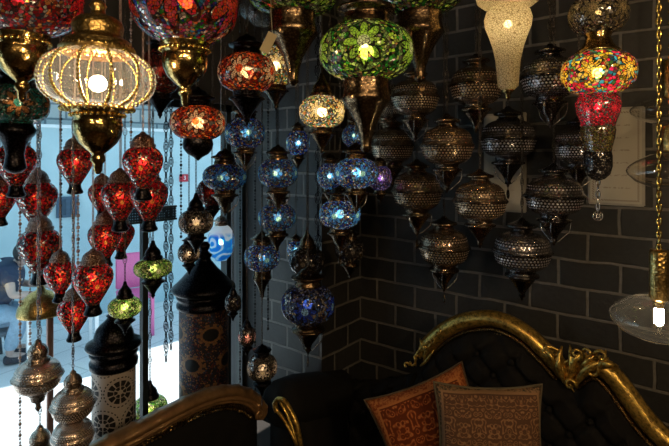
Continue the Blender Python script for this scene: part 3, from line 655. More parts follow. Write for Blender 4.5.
def stone_mat():
    m, nt, out = mat('grey_stone_courses'); p = N(nt, 'ShaderNodeBsdfPrincipled', i_Roughness=.9); nt.links.new(p.outputs[0], out.inputs[0])
    tc = nt.nodes.new('ShaderNodeTexCoord'); sx = N(nt, 'ShaderNodeSeparateXYZ'); nt.links.new(tc.outputs['Object'], sx.inputs[0])
    cb = nt.nodes.new('ShaderNodeCombineXYZ'); nt.links.new(sx.outputs[0], cb.inputs[0]); nt.links.new(sx.outputs[2], cb.inputs[1])
    b = N(nt, 'ShaderNodeTexBrick', i_Scale=1.0); b.inputs['Brick Width'].default_value = .42; b.inputs['Row Height'].default_value = .17; b.inputs['Mortar Size'].default_value = .012
    b.inputs['Color1'].default_value = (.30, .36, .37, 1); b.inputs['Color2'].default_value = (.42, .46, .46, 1); b.inputs['Mortar'].default_value = (.14, .18, .2, 1)
    nt.links.new(cb.outputs[0], b.inputs[0]); nt.links.new(b.outputs[0], p.inputs['Base Color']); nt.links.new(bump(nt, b.outputs[1], .5, -.01), p.inputs['Normal']); return m
GZ = -.25
struct(link('street_ground', box((-14, -12, GZ-.2), (-1.8, 16, GZ)), pave_mat(), smooth=False))
SWm = Matrix.Translation(SW0) @ Matrix(((SWd.x, SWn.x, 0, 0), (SWd.y, SWn.y, 0, 0), (0, 0, 1, 0), (0, 0, 0, 1)))   # local x along wall, y away
LEDZ = at(100, 130, 5.85).z
def sw(name, bm, m): o = link(name, bm, m, smooth=False); o.matrix_world = SWm; return struct(o)
sw('wall_street', box((-6, 0, GZ), (9, .4, LEDZ)), plaster_mat())
sw('trim_street_ledge', box((-6, -.06, LEDZ), (9, .4, LEDZ+.035)), pbr('white_ledge', (.85, .9, .92), 0, .8, .05))
sw('wall_street_upper', box((-6, .02, LEDZ+.035), (9, .4, 3.35)), stone_mat())
# plaque, far window
def on_street(u, v):
    r = raydir(u, v); k = (SW0-CAM).dot(SWn)/r.dot(SWn); p = CAM+r*k; q = SWm.inverted() @ p; return q
q = on_street(183.5, 178)
pl = thing('wall_plaque', SWm @ Vector((q.x, 0, q.z)), 'small red plaque with a white figure on the pale street wall', 'sign', rz=math.atan2(SWd.y, SWd.x))
link('plate', box((-.06, -.015, -.05), (.06, 0, .05), .003), pbr('red_enamel', (.55, .03, .05), 0, .4, .05, 5, 0), pl, smooth=False)
cu = bpy.data.curves.new('figure', 'FONT'); cu.body = '3'; cu.size = .075; cu.extrude = .002; cu.align_x = 'CENTER'; cu.align_y = 'CENTER'
fo = bpy.data.objects.new('figure', cu); COL.objects.link(fo); bpy.context.view_layer.update(); fm = bpy.data.meshes.new_from_object(fo); bpy.data.objects.remove(fo); fo = bpy.data.objects.new('figure', fm); COL.objects.link(fo)
fo.parent = pl; fo.location = (.01, -.017, 0); fo.rotation_euler = (PI/2, 0, 0); fm.materials.clear(); fm.materials.append(pbr('white_enamel', (.85, .85, .85), 0, .5, .03, 5, 0))
q0 = on_street(56, 218); q1 = on_street(78, 196)
w2 = bpy.data.objects.new('window_2', None); COL.objects.link(w2); w2.matrix_world = SWm @ Matrix.Translation((q0.x, 0, q0.z)); struct(w2)
W_, H_ = q1.x-q0.x, q1.z-q0.z
link('window_frame', box((0, -.03, 0), (W_, 0, H_)), pbr('slate_blue_frame', (.05, .10, .16), 0, .5), w2, smooth=False)
for k in range(2): link('pane', box((.03+k*W_/2, -.036, .03), (W_/2-.02+k*W_/2, -.031, H_-.03)), pbr('dark_window_pane', (.03, .06, .10), 0, .15), w2, smooth=False)

# person at a small table outside
DP = 4.45
PF = raydir(15, 158).normalized(); PR = Vector((PF.y, -PF.x, 0))     # along and across the line of sight
def P_(u, v, dd=0): return at(u, v, DP)+PF*dd
M['skin'] = pbr('skin', (.50, .36, .31), 0, .55, .05, 10, 0)
M['tee'] = pbr('navy_cotton', (.018, .035, .075), 0, .85, .1, 30, .1)
M['jeans'] = pbr('pale_jeans', (.28, .42, .55), 0, .85, .12, 30, .1)
M['hair'] = pbr('dark_hair', (.012, .010, .010), 0, .5, .2, 60, .3)
M['shoe'] = pbr('dark_shoe', (.02, .025, .04), 0, .5, .1)
def skin_obj(name, chains, m, parent, sub=2, root=None):
    """chains: lists of (point, radius); equal points join"""
    vs, rs, es = [], [], []
    def idx(p, r):
        for i, q in enumerate(vs):
            if (q-p).length < 1e-5: return i
        vs.append(p); rs.append(r); return len(vs)-1
    for ch in chains:
        pr = None
        for p, r in ch:
            i = idx(Vector(p), r)
            if pr is not None and pr != i: es.append((pr, i))
            pr = i
    me = bpy.data.meshes.new(name); inv = parent.matrix_world.inverted() if parent else Matrix()
    off = parent.location if parent else Vector()
    me.from_pydata([v-off for v in vs], es, []); me.update()
    o = bpy.data.objects.new(name, me); COL.objects.link(o); o.parent = parent; me.materials.append(m)
    md = o.modifiers.new('skin', 'SKIN'); md.use_smooth_shade = True
    if not me.skin_vertices: me.attributes  # layer is made by the modifier below
    bm = bmesh.new(); bm.from_mesh(me); lay = bm.verts.layers.skin.verify(); bm.verts.ensure_lookup_table()
    for i, v in enumerate(bm.verts):
        r = rs[i]; v[lay].radius = r if isinstance(r, tuple) else (r, r); v[lay].use_root = (i == 0)
    bm.to_mesh(me); bm.free()
    sm = o.modifiers.new('sub', 'SUBSURF'); sm.levels = sub; sm.render_levels = sub
    return o
pel = P_(-8, 309)
per = thing('person', Vector((pel.x, pel.y, GZ)), 'seated person in dark blue T-shirt and pale jeans leaning over a small table outside', 'person')
chest = P_(9, 273); neck = P_(18, 263); sp = P_(1, 290); hd = P_(26, 255); crown = P_(29, 249); chin = P_(30, 263)
def arm(sd, elu, elv, hu, hv):
    sh = P_(8, 269, sd*.17); el = P_(elu, elv, sd*.22); wr = P_(hu-5, hv, sd*.14); pm = P_(hu, hv+.5, sd*.12)
    ch = [[(chest, .07), (sh, .042), ((sh+el)/2, .042), (el, .038), ((el+wr)/2, .034), (wr, .024), (pm, .026)]]
    ax = (pm-wr).normalized(); sdv = ax.cross(Vector((0, 0, 1))).normalized()
    for k, ln in enumerate((.055, .065, .06, .045)):
        b0 = pm+sdv*(.024-.016*k); ch.append([(pm, .026), (b0+ax*.03, .0095), (b0+ax*(.03+ln*.55)-Vector((0, 0, .006)), .0085), (b0+ax*(.03+ln)-Vector((0, 0, .018)), .007)])
    ch.append([(wr, .024), (wr+sdv*.03+ax*.02, .011), (wr+sdv*.045+ax*.055, .009)])
    return ch, sh, el
a1, sh1, el1 = arm(-1, 12, 290, 40, 290); a2, sh2, el2 = arm(1, 22, 288, 47, 288)
legs = []; lj = []
for sd in (-1, 1):
    hip = P_(-5, 311, sd*.10); kn = P_(22+sd*2, 312, sd*.13); an = P_(12+sd*3, 349, sd*.12); an.z = GZ+.09
    toe = an+PR*.15; toe.z = GZ+.04
    legs.append([(pel, .12), (hip, .09), ((hip+kn)/2, .08), (kn, .058), ((kn+an)/2, .052), (an, .036), (toe, .032)]); lj.append((hip, kn, an, toe))
nose = hd+(chin-hd)*.35+PR*.075
body_o = skin_obj('body', [[(pel, .12), (sp, .09), (chest, .07), (neck, .045), (hd, (.082, .078)), (crown, .07)], [(hd, (.082, .078)), (chin-PR*.02, .045)], [(hd, (.082, .078)), (nose, .014)]]+a1+a2+legs, M['skin'], per, 2)
skin_obj('t_shirt', [[(P_(-7, 304), .15), (sp, .16), (chest, .16), ((chest+neck)/2, .10)], [(chest, .16), (sh1, .10), (sh1*.4+el1*.6, .075)], [(chest, .16), (sh2, .10), (sh2*.4+el2*.6, .075)]], M['tee'], per, 2)
skin_obj('jeans', [[(pel-Vector((0, 0, .01)), .135), (lj[0][0], .102), (lj[0][1], .07), (lj[0][2]+Vector((0, 0, .03)), .056)], [(pel-Vector((0, 0, .01)), .135), (lj[1][0], .102), (lj[1][1], .07), (lj[1][2]+Vector((0, 0, .03)), .056)]], M['jeans'], per, 2)
for hip, kn, an, toe in lj:
    skin_obj('shoe', [[(an-PR*.05-Vector((0, 0, .04)), .046), (an+PR*.05-Vector((0, 0, .045)), .045), (toe+PR*.02, .038)]], M['shoe'], per, 2)
hb = bmesh.new(); hc = (hd*.45+crown*.55)-PR*.018; add_ball(hb, hc-per.location, .098, 16)
bmesh.ops.delete(hb, geom=[v for v in hb.verts if (v.co-(hc-per.location)).dot((chin-crown).normalized()+PR*.5) > .045], context='VERTS')
hm = link('hair', hb, M['hair'], per); s_ = hm.modifiers.new('s', 'SOLIDIFY'); s_.thickness = .02
for sd in (-1, 1):
    e = bmesh.new(); add_ball(e, (0, 0, 0), .018, 8, 1.5); link('ear', e, M['skin'], per, loc=hd+PF*sd*.083-PR*.01-per.location)
    e = bmesh.new(); add_ball(e, (0, 0, 0), .008, 6); link('eye', e, M['hair'], per, loc=hd+PF*sd*.03+PR*.074+(chin-hd)*.05-per.location)
pr_ = bmesh.new()
for k in range(5): add_box(pr_, (-.035+k*.016, -.003, -.008+.006*(k % 2)), (-.024+k*.016, .003, .010), 0)
po = link('shirt_print', pr_, pbr('white_print', (.7, .72, .75), 0, .7, .05, 10, 0), per, smooth=False, loc=P_(17, 277, -.125)-per.location); po.rotation_euler = (0, 0, math.atan2(PR.y, PR.x))
st = thing('stool', Vector((pel.x, pel.y, GZ)), 'low grey stool under the seated person outside', 'stool')
sz = pel.z-.19-GZ
link('seat', lathe([(0, sz), (.16, sz), (.175, sz-.02), (.16, sz-.04), (0, sz-.04)], seg=24), pbr('grey_stool', (.2, .24, .28), 0, .6), st)
for k in range(4):
    a = PI/4+k*PI/2; b = bmesh.new(); add_tube(b, [(.11*math.cos(a), .11*math.sin(a), sz-.03), (.15*math.cos(a), .15*math.sin(a), 0)], .015, 8); link('leg', b, pbr('grey_stool_leg', (.1, .12, .14), .5, .5), st)
tp = P_(62, 295); tb = thing('cafe_table', Vector((tp.x, tp.y, GZ)), 'small pale table outside with the seated person leaning on it', 'table', rz=math.atan2(PR.y, PR.x))
tz = tp.z-GZ; white = pbr('pale_table', (.72, .78, .82), 0, .5, .05)
link('tabletop', box((-.32, -.27, tz-.03), (.30, .27, tz), .008), white, tb, smooth=False)
for sx_ in (-1, 1):
    for sy in (-1, 1): link('leg', box((sx_*.26-.015, sy*.22-.015, 0), (sx_*.26+.015, sy*.22+.015, tz-.03)), white, tb, smooth=False)
pk = on_z(135, 333, GZ); pc = thing('pink_chair', pk, 'pink plastic chair standing on the street behind the green globe', 'chair', rz=math.atan2(PR.y, PR.x))
pkm = pbr('pink_plastic', (.75, .16, .38), 0, .4, .05, 5, 0)
link('seat', box((-.16, -.2, .40), (.16, .2, .43), .01), pkm, pc, smooth=False); link('backrest', box((-.16, .17, .44), (.16, .2, .82), .01), pkm, pc, smooth=False)
for sx_ in (-1, 1):
    for sy in (-1, 1): link('leg', box((sx_*.14-.015, sy*.17-.015, 0), (sx_*.14+.015, sy*.17+.015, .42)), pkm, pc, smooth=False)

# ------------------------------------------------------------------ window display: platform, tower lamps, rack, dome lamp
plat = tag(link('display_platform', box((XW+.005, -1.1, 0), (-1.215, 1.3, .6), .005), pbr('dark_wood', (.035, .022, .015), 0, .5), smooth=False), 'dark wooden display platform under the window behind the gilded sofa rail', 'platform')
def pierced_cyl_mat(name, base, hole, deco, metallic, per_, rows, mode):
    m, nt, out = mat(name); p = N(nt, 'ShaderNodeBsdfPrincipled', i_Metallic=metallic, i_Roughness=.5); nt.links.new(p.outputs[0], out.inputs[0])
    tc = nt.nodes.new('ShaderNodeTexCoord'); sx = N(nt, 'ShaderNodeSeparateXYZ'); nt.links.new(tc.outputs['UV'], sx.inputs[0])
    U = math_(nt, 'MULTIPLY_ADD', sx.outputs[0], per_, .32); V = math_(nt, 'MULTIPLY_ADD', sx.outputs[1], rows, .42)
    row = math_(nt, 'FLOOR', V); a = math_(nt, 'SUBTRACT', math_(nt, 'FRACT', math_(nt, 'MULTIPLY_ADD', row, .5, U)), .5); b_ = math_(nt, 'SUBTRACT', math_(nt, 'FRACT', V), .5)
    d = math_(nt, 'SQRT', math_(nt, 'ADD', math_(nt, 'MULTIPLY', a, a), math_(nt, 'MULTIPLY', b_, b_))); ph = math_(nt, 'ARCTAN2', b_, a)
    c8 = math_(nt, 'ABSOLUTE', math_(nt, 'COSINE', math_(nt, 'MULTIPLY', ph, 5.0)))
    if mode == 'cream':
        pet = math_(nt, 'MULTIPLY', math_(nt, 'COMPARE', d, .28, .085), math_(nt, 'GREATER_THAN', c8, .35))
        p2 = math_(nt, 'MULTIPLY', math_(nt, 'COMPARE', d, .13, .05), math_(nt, 'GREATER_THAN', math_(nt, 'ABSOLUTE', math_(nt, 'COSINE', math_(nt, 'MULTIPLY', ph, 3.0))), .4))
        arc = math_(nt, 'MULTIPLY', math_(nt, 'COMPARE', d, .47, .018), math_(nt, 'GREATER_THAN', math_(nt, 'COSINE', math_(nt, 'MULTIPLY', ph, 26.0)), -.1))
        f = math_(nt, 'MAXIMUM', math_(nt, 'MAXIMUM', pet, p2), arc); c = mixc(nt, f, base, hole)
    else:
        co = coords(nt); vo = N(nt, 'ShaderNodeTexVoronoi', i_Scale=260.0); nt.links.new(co, vo.inputs['Vector']); s3 = N(nt, 'ShaderNodeSeparateColor'); nt.links.new(vo.outputs['Color'], s3.inputs[0])
        ch = ramp(nt, s3.outputs[0], [(0, base), (.45, hole), (.65, (.10, .02, .02)), (.82, deco), (.93, (.02, .05, .12))], 'CONSTANT')
        rg = math_(nt, 'MAXIMUM', math_(nt, 'COMPARE', d, .25, .035), math_(nt, 'MULTIPLY', math_(nt, 'COMPARE', d, .33, .04), math_(nt, 'GREATER_THAN', c8, .6)))
        f = math_(nt, 'LESS_THAN', d, .2); c = mixc(nt, math_(nt, 'MULTIPLY', rg, .7), ch, deco); c = mixc(nt, f, c, (.004, .005, .008))
    nt.links.new(c, p.inputs['Base Color']); nt.links.new(bump(nt, f, .6, -.002), p.inputs['Normal']); return m
def tower(u, d, r, vtop, cap, body_m, label, name='tower_lamp'):
    p = at(u, vtop, d); t = thing(name, Vector((p.x, p.y, .6)), label, 'lamp', rz=math.atan2(-p.y, -p.x)); z = p.z-.6
    link('lamp_body', lathe([(r*.97, .04), (r, .05), (r, z*.5), (r, z)], seg=48), body_m, t)
    link('foot', lathe([(0, 0), (r*1.25, 0), (r*1.28, .015), (r*1.1, .03), (r*1.05, .045), (0, .045)], seg=40), M['black'], t)
    link('domed_cap', lathe([(a*r, z+b*r) for a, b in cap], seg=48, lobes=0), M['black'], t)
    return t
capA = [(0, -.02), (1.04, -.02), (1.10, .04), (1.10, .16), (1.04, .22), (1.04, .34), (1.10, .40), (1.12, .50), (1.06, .56), (1.22, .62), (1.30, .72), (1.28, .84), (1.12, .98), (.92, 1.18), (.76, 1.36), (.58, 1.54), (.44, 1.72), (.30, 1.90), (.26, 2.0), (.32, 2.06), (.34, 2.14), (.24, 2.22), (.16, 2.3), (.24, 2.42), (.26, 2.54), (.16, 2.66), (0, 2.7)]
capB = [(0, -.02), (1.04, -.02), (1.10, .06), (1.12, .30), (1.05, .36), (1.05, .62), (1.12, .68), (1.12, .80), (1.02, .86), (1.24, .96), (1.30, 1.06), (1.26, 1.20), (1.0, 1.36), (.92, 1.40), (.90, 1.60), (.80, 1.86), (.64, 2.06), (.46, 2.22), (.34, 2.34), (.30, 2.44), (.36, 2.50), (.26, 2.60), (.22, 2.78), (.30, 2.88), (.28, 3.0), (.12, 3.14), (0, 3.2)]
tower(204, 1.64, .081, 306, capA, pierced_cyl_mat('dark_mosaic_cylinder', (.006, .010, .022), (.012, .012, .016), (.26, .13, .05), .2, 4, .85, 'dark'), 'tall dark cylinder lamp with mosaic rings and stepped pointed cap, left of the window mullion')
tower(114, 1.34, .056, 366, capB, pierced_cyl_mat('cream_pierced_cylinder', (.52, .45, .40), (.012, .010, .010), (.3, .2, .1), .2, 4, .68, 'cream'), 'cream pierced cylinder lamp with floral cut-outs and black turned cap')
# rack with perforated bar
XR = at(145, 300, 1.46).x
def rk(u, v): return on_x(u, v, XR)
r0 = rk(144, 215); rack = thing('display_rack', Vector((XR, r0.y, .6)), 'black metal display rack with perforated top bar in the window', 'rack')
ya, yb = rk(122, 215).y, rk(176, 215).y
bz1, bz0 = rk(144, 209).z, rk(144, 222).z
link('post', box((-.009, -.009, 0), (.009, .009, bz1-.6)), M['frame_metal'], rack, smooth=False)
def holes_mat():
    m, nt, out = mat('perforated_sheet'); p = N(nt, 'ShaderNodeBsdfPrincipled', i_Metallic=.6, i_Roughness=.5); p.inputs['Base Color'].default_value = (.02, .022, .025, 1)
    tc = nt.nodes.new('ShaderNodeTexCoord'); sx = N(nt, 'ShaderNodeSeparateXYZ'); nt.links.new(tc.outputs['Object'], sx.inputs[0])
    a = math_(nt, 'ABSOLUTE', math_(nt, 'SUBTRACT', math_(nt, 'FRACT', math_(nt, 'MULTIPLY', sx.outputs[1], 125.0)), .5)); b_ = math_(nt, 'ABSOLUTE', math_(nt, 'SUBTRACT', math_(nt, 'FRACT', math_(nt, 'MULTIPLY', sx.outputs[2], 125.0)), .5))
    d = math_(nt, 'ADD', a, b_); t_ = N(nt, 'ShaderNodeBsdfTransparent'); mx = N(nt, 'ShaderNodeMixShader'); nt.links.new(math_(nt, 'LESS_THAN', d, .30), mx.inputs[0]); nt.links.new(p.outputs[0], mx.inputs[1]); nt.links.new(t_.outputs[0], mx.inputs[2]); nt.links.new(mx.outputs[0], out.inputs[0]); return m
link('perforated_bar', box((-.002, ya-r0.y, bz0-.6), (.002, yb-r0.y, bz1-.6)), holes_mat(), rack, smooth=False)
for zz in (bz0-.6, bz1-.6): link('rail', box((-.006, ya-r0.y, zz-.003), (.006, yb-r0.y, zz+.003)), M['frame_metal'], rack, smooth=False)
# brass dome lamp on a post
pd = at(50, 300, 1.42); dl = thing('dome_lamp', Vector((pd.x, pd.y, .6)), 'brass dome shaded lamp on a coppery post, left of the lowest red teardrop', 'lamp')
dz = at(42, 314, 1.42).z-.6; dr = 21/FPX*1.42; off = (at(41, 300, 1.42)-pd)
def shift(bm, v): [setattr(x, 'co', x.co+v) for x in bm.verts]; return bm
offv = Vector((off.x, off.y, 0))
link('dome_shade', shift(lathe([(dr*.3, dz+.004), (dr, dz), (dr*1.02, dz+.006), (dr*.98, dz+.02), (dr*.92, dz+.03), (dr*.78, dz+.046), (dr*.5, dz+.062), (dr*.22, dz+.07), (dr*.12, dz+.082), (0, dz+.088)], seg=36), offv), M['brass_chased'], dl)
b = bmesh.new(); add_tube(b, [(0, 0, .0), (0, 0, dz-.01), (0, 0, dz+.03)], .0095, 12); link('post', b, pbr('coppery_post', (.42, .26, .22), .6, .35), dl)
b = bmesh.new(); add_tube(b, [(0, 0, dz+.004), tuple(offv+Vector((0, 0, dz+.004)))], .006, 8); link('arm', b, M['brass'], dl)
link('foot', lathe([(0, 0), (.035, 0), (.035, .008), (.012, .016), (0, .016)], seg=20), M['brass'], dl)
# strands of beads and open chains
strands = [(20, 1.38, 470, 'pale glass bead strand at the far left in front of the bright pavement', 'b'), (78, 1.3, 288, 'pinkish twisted bead strand ending between two glowing red teardrops', 'b'),
           (61, 1.42, 250, 'thin dark bead strand just left of the uppermost left red teardrop', 'c'), (166, 1.60, 362, 'long black link chain between the two tower lamps', 'd'),
           (181, 1.5, 238, 'dark chain beside the red street plaque', 'c'), (240, 1.72, 398, 'dark bead strand in the narrow bright strip by the pier', 'c'),
           (30, 1.5, 345, 'pale bead strand under the brass dome shade', 'b'), (131, 1.5, 205, 'pale bead strand beside the brass bowl finial', 'b'), (171, 1.66, 350, 'thin black chain right of the long one between the tower lamps', 'd'),
           (255, 1.62, 400, 'black bead strand hanging in front of the window jamb', 'c'), (268, 1.56, 330, 'dark chain in front of the brick pier edge', 'c'), (318, 1.5, 300, 'dark chain beside the large navy lantern', 'd')]
M['bead'] = pbr('pale_beads', (.55, .42, .38), .3, .25, .3, 60, .2)
M['beadd'] = pbr('black_beads', (.03, .028, .03), .4, .25, .3, 60, .2)
for u, d, vb, lab, ty in strands:
    p = at(u, vb, d); z1 = CEIL-p.z; b = bmesh.new()
    if ty == 'd': chain_bm(0, z1, .020, .0016, ornate=3, bm=b)
    else:
        n = int(z1/.0105); r = .0042 if ty == 'b' else .0036
        for i in range(n): bmesh.ops.create_icosphere(b, subdivisions=1, radius=r*(1.25 if i % 3 == 0 else .8), matrix=Matrix.Translation((0, 0, .004+i*.0105)) @ Matrix.Diagonal((1, 1, 1.25, 1)))
    add_tube(b, [(0, 0, .002), (0, 0, z1)], .0009, 4)
    tag(link('bead_strand' if ty != 'd' else 'hanging_chain', b, M['bead'] if ty == 'b' else (M['beadd'] if ty == 'c' else M['black']), loc=p), lab, 'bead strand' if ty != 'd' else 'chain', 'strands and chains in the window')

# ------------------------------------------------------------------ the sofas
def gilt_mat():
    m, nt, out = mat('antique_gilt'); p = N(nt, 'ShaderNodeBsdfPrincipled', i_Metallic=.8, i_Roughness=.28); nt.links.new(p.outputs[0], out.inputs[0])
    co = coords(nt); n = N(nt, 'ShaderNodeTexNoise', i_Scale=90.0, i_Detail=6.0, i_Roughness=.7); nt.links.new(co, n.inputs[0])
    n2 = N(nt, 'ShaderNodeTexNoise', i_Scale=12.0, i_Detail=3.0); nt.links.new(co, n2.inputs[0])
    f = math_(nt, 'MULTIPLY', ramp(nt, n.outputs[0], [(.36, .15), (.56, 1.)]), ramp(nt, n2.outputs[0], [(.25, .6), (.6, 1.)]))
    nt.links.new(mixc(nt, f, (.07, .038, .014), (1.0, .64, .15)), p.inputs['Base Color']); nt.links.new(bump(nt, n.outputs[0], .5, .002), p.inputs['Normal']); return m
M['gilt'] = gilt_mat()
M['gilt_dark'] = metal_fancy('worn_gilt_trim', (.05, .03, .015), (.75, .48, .18), .35, 300, 40, .8, .002)
M['gilt_brown'] = pbr('brown_gilt', (.40, .225, .10), .6, .30, .25, 40, .12, .001)
M['velvet'] = pbr('black_velvet', (.007, .006, .0055), 0, .85, .2, 60, .15, spec=.25)
RAIL = [(-.62, -.3), (-.70, .1), (-.56, .42), (-.28, .60), (.05, .50), (.2, .28), (.26, .06), (.32, .02), (.34, -.3)]
RAIL2 = [(-.62, -.3), (-.70, .1), (-.60, .38), (-.40, .54), (-.20, .56), (-.13, .36), (-.07, .36), (.0, .50), (.10, .48), (.16, .24), (.22, .24), (.27, .30), (.33, .24), (.34, -.3)]
LIP = [(.36, -.3), (.37, .12), (.44, .24), (.54, .2), (.60, .02), (.60, -.3)]
SY = 1.49
def S(u, v, dy=0.): return on_y(u, v, SY-dy)
sofa = thing('sofa', Vector((-.55, 1.2, 0)), 'black tufted sofa with carved gilt crest rail against the dark brick wall', 'sofa')
SO = sofa.location.copy()
def sl_(name, bm, m, smooth=True): return link(name, bm, m, sofa, smooth, loc=-SO)
def rail(pts, r, name='crest_rail', up=(0, -1, 0), fn=sl_, mats=('gilt', 'gilt_dark'), bands=0, prof=None):
    P = spline(pts, 8); n = len(P)
    rr = [r*(.55+.45*min(1, i/6, (n-1-i)/6))*(1.09 if bands and i % bands == 0 else 1) for i in range(n)] if not isinstance(r, list) else r
    b = bmesh.new(); add_tube(b, P, rr, up=up, prof=(prof or RAIL)[::-1]); fn(name, b, M[mats[0]])
    b = bmesh.new(); add_tube(b, P, rr, up=up, prof=LIP[::-1]); fn('inner_lip', b, M[mats[1]])
    b = bmesh.new(); upv = Vector(up)      # small leaf beads along the inner edge
    acc = 0
    for i in range(1, n):
        seg = P[i]-P[i-1]; L = seg.length; t = seg.normalized(); s = t.cross(upv).normalized()
        k = acc
        while k < L:
            c = P[i-1]+t*k+s*(rr[i]*.70)+upv*(rr[i]*.08); bmesh.ops.create_icosphere(b, subdivisions=1, radius=r*.10 if not isinstance(r, list) else .004, matrix=Matrix.Translation(c)); k += .011
        acc = k-L
    fn('nail_trim', b, M[mats[1]])
A_pts = [S(424, 356), S(431, 346), S(446, 333), S(465, 324), S(488, 321), S(508, 326), S(526, 337), S(540, 350), S(556, 367), S(569, 384)]
rail(A_pts, .050)
B_pts = [S(571, 386), S(576, 376), S(586, 369), S(598, 369), S(612, 380), S(626, 399), S(640, 418), S(655, 435), S(675, 452), S(700, 470), S(716, 500)]
rail(B_pts, .054)
def scroll(c, r0, turns, a0, sgn, w0, w1, tail=None, plane='y', lift=.02):
    """tapering volute in the rail plane"""
    pts = []; rad = []; n = int(14*turns)+2
    for i in range(n):
        f = i/(n-1); a = a0+sgn*2*PI*turns*f; r = r0*(1-f)**1.1+.002
        pts.append(c+Vector((r*math.cos(a), -lift*(.3+.7*f), r*math.sin(a)))); rad.append(w0*(1-f)+w1*f)
    if tail: pts = spline([Vector(p) for p in tail]+[pts[0]], 5)[:-1]+pts; rad = [w1*.6+(w0-w1*.6)*i/(len(pts)-n) for i in range(len(pts)-n)]+rad
    b = bmesh.new(); add_tube(b, pts, rad, 8, up=None); return b
def leaf(p0, p1, bend, w, lift=.02):
    mid = (p0+p1)/2+bend; P = spline([p0, mid, p1], 8); n = len(P)
    b = bmesh.new(); add_tube(b, [q+Vector((0, -lift*math.sin(PI*i/(n-1)), 0)) for i, q in enumerate(P)], [w*(.25+.75*math.sin(PI*min(1, (i+.6)/n*1.05))**.8) for i in range(n)], 8); return b
Z = Vector
for c, r0, tn, a0, sg, w0, w1, tl in [
    (S(592, 369, .03), .020, 1.2, 2.2, -1, .0060, .003, [S(574, 392, .02), S(570, 380, .02)]),
    (S(571, 383, .03), .014, 1.3, -.5, 1, .0050, .003, [S(592, 366, .03), S(582, 366, .03)]),
    (S(549, 351, .02), .013, 1.2, 1.5, 1, .0045, .0025, [S(566, 372, .02), S(560, 352, .02)]),
    (S(577, 352, .03), .016, 1.2, -1.8, 1, .0050, .0028, [S(566, 384, .02), S(561, 366, .03)]),
    (S(602, 355, .03), .014, 1.1, 3.0, -1, .0050, .003, [S(580, 372, .03), S(588, 356, .03)]),
    (S(588, 352, .03), .010, 1.1, 3.0, -1, .0040, .003, None)]:
    sl_('carved_scroll', scroll(c, r0, tn, a0, sg, w0, w1, tl), M['gilt'])
for a, c_, bd, w in [((568, 386), (562, 346), (-.012, 0, .0), .0065), ((568, 386), (556, 352), (-.004, 0, .006), .005), ((570, 382), (570, 345), (.008, 0, 0), .0055), ((574, 378), (585, 350), (-.012, 0, .008), .006), ((575, 384), (608, 358), (-.004, 0, .014), .0085), ((578, 376), (598, 352), (0, 0, .012), .006), ((558, 370), (546, 345), (.004, 0, .008), .005), ((600, 366), (618, 366), (0, 0, .012), .008), ((590, 372), (606, 350), (.012, 0, .004), .005)]:
    sl_('carved_leaf', leaf(S(*a, .02), S(*c_, .02), Z(bd), w*1.35), M['gilt'])
# left end of the crest: small acanthus cluster
for c, r0, tn, a0, sg in [(S(418, 357, .02), .010, 1.2, 0, 1), (S(427, 346, .02), .010, 1.2, 2, 1), (S(413, 362, .02), .008, 1.1, 0, -1), (S(433, 340, .02), .008, 1.1, 1, -1), (S(440, 331, .02), .008, 1.1, 2, -1), (S(408, 364, .02), .007, 1.1, 0, 1)]:
    sl_('carved_scroll', scroll(c, r0, tn, a0, sg, .0040, .0022), M['gilt'])
for a, c_, bd, w in [((416, 366), (424, 344), (-.008, 0, 0), .005), ((424, 362), (436, 338), (-.004, 0, .004), .006), ((420, 366), (434, 350), (.004, 0, -.004), .005), ((428, 354), (420, 338), (0, 0, .004), .004)]:
    sl_('carved_leaf', leaf(S(*a, .015), S(*c_, .015), Z(bd), w, .012), M['gilt'])
# tufted back
top = [S(335, 373), S(345, 372), S(380, 371), S(405, 366), S(418, 362)]+A_pts[1:-1]+[B_pts[1], B_pts[2], B_pts[3], B_pts[4], B_pts[5], B_pts[6], B_pts[7], B_pts[8], B_pts[9]]
def topz(x):
    for a, c in zip(top, top[1:]):
        if a.x <= x <= c.x:
            sl = (c.z-a.z)/max(1e-4, c.x-a.x)
            return a.z+sl*(x-a.x)-.027*(min(2.2, math.sqrt(1+sl*sl))-1)
    return top[0].z if x < top[0].x else top[-1].z
xl, xr = -1.08, top[-1].x
nx, nz_ = 150, 70; bm = bmesh.new(); G = []
TS = .105
def tuft(x, z):
    a = (x/TS+z/TS)/1.0; c = (x/TS-z/TS)/1.0
    da = abs(a-round(a)); dc = abs(c-round(c))
    but = math.exp(-((da*da+dc*dc)/.018)); cre = math.exp(-(min(da, dc)/.09)**1.3)
    return but, cre
for i in range(nx+1):
    x = xl+(xr-xl)*i/nx; zt = topz(x)-.027; row = []
    for j in range(nz_+1):
        f = j/nz_; z = .40+(zt-.40)*f
        but, cre = tuft(x, z); e = min(1, (1-f)*nz_/5, f*nz_/5+.2, i/4+.15, (nx-i)/4+.15)
        y = SY-.004-.048*e**.8+.022*cre*e+.026*but*e
        row.append(bm.verts.new((x, y, z)))
    G.append(row)
for i in range(nx):
    for j in range(nz_): bm.faces.new((G[i][j], G[i+1][j], G[i+1][j+1], G[i][j+1]))
bk = sl_('backrest', bm, M['velvet']); sd_ = bk.modifiers.new('thick', 'SOLIDIFY'); sd_.thickness = .04; sd_.offset = -1
i0 = int(-xl/TS)-12
for ia in range(-30, 30):
    for ic in range(-30, 30):
        x = (ia+ic)*TS/2; z = (ia-ic)*TS/2
        if xl+.05 < x < xr-.04 and .62 < z < topz(x)-.05:
            b = bmesh.new(); add_ball(b, (x, SY-.040, z), .009, 8); sl_('button', b, M['velvet'])
sl_('seat', box((-1.03, .80, .28), (-.02, 1.42, .50), .03), M['velvet'])
sl_('seat_rail', box((-1.05, .78, .20), (.0, .82, .29), .01), M['gilt'])
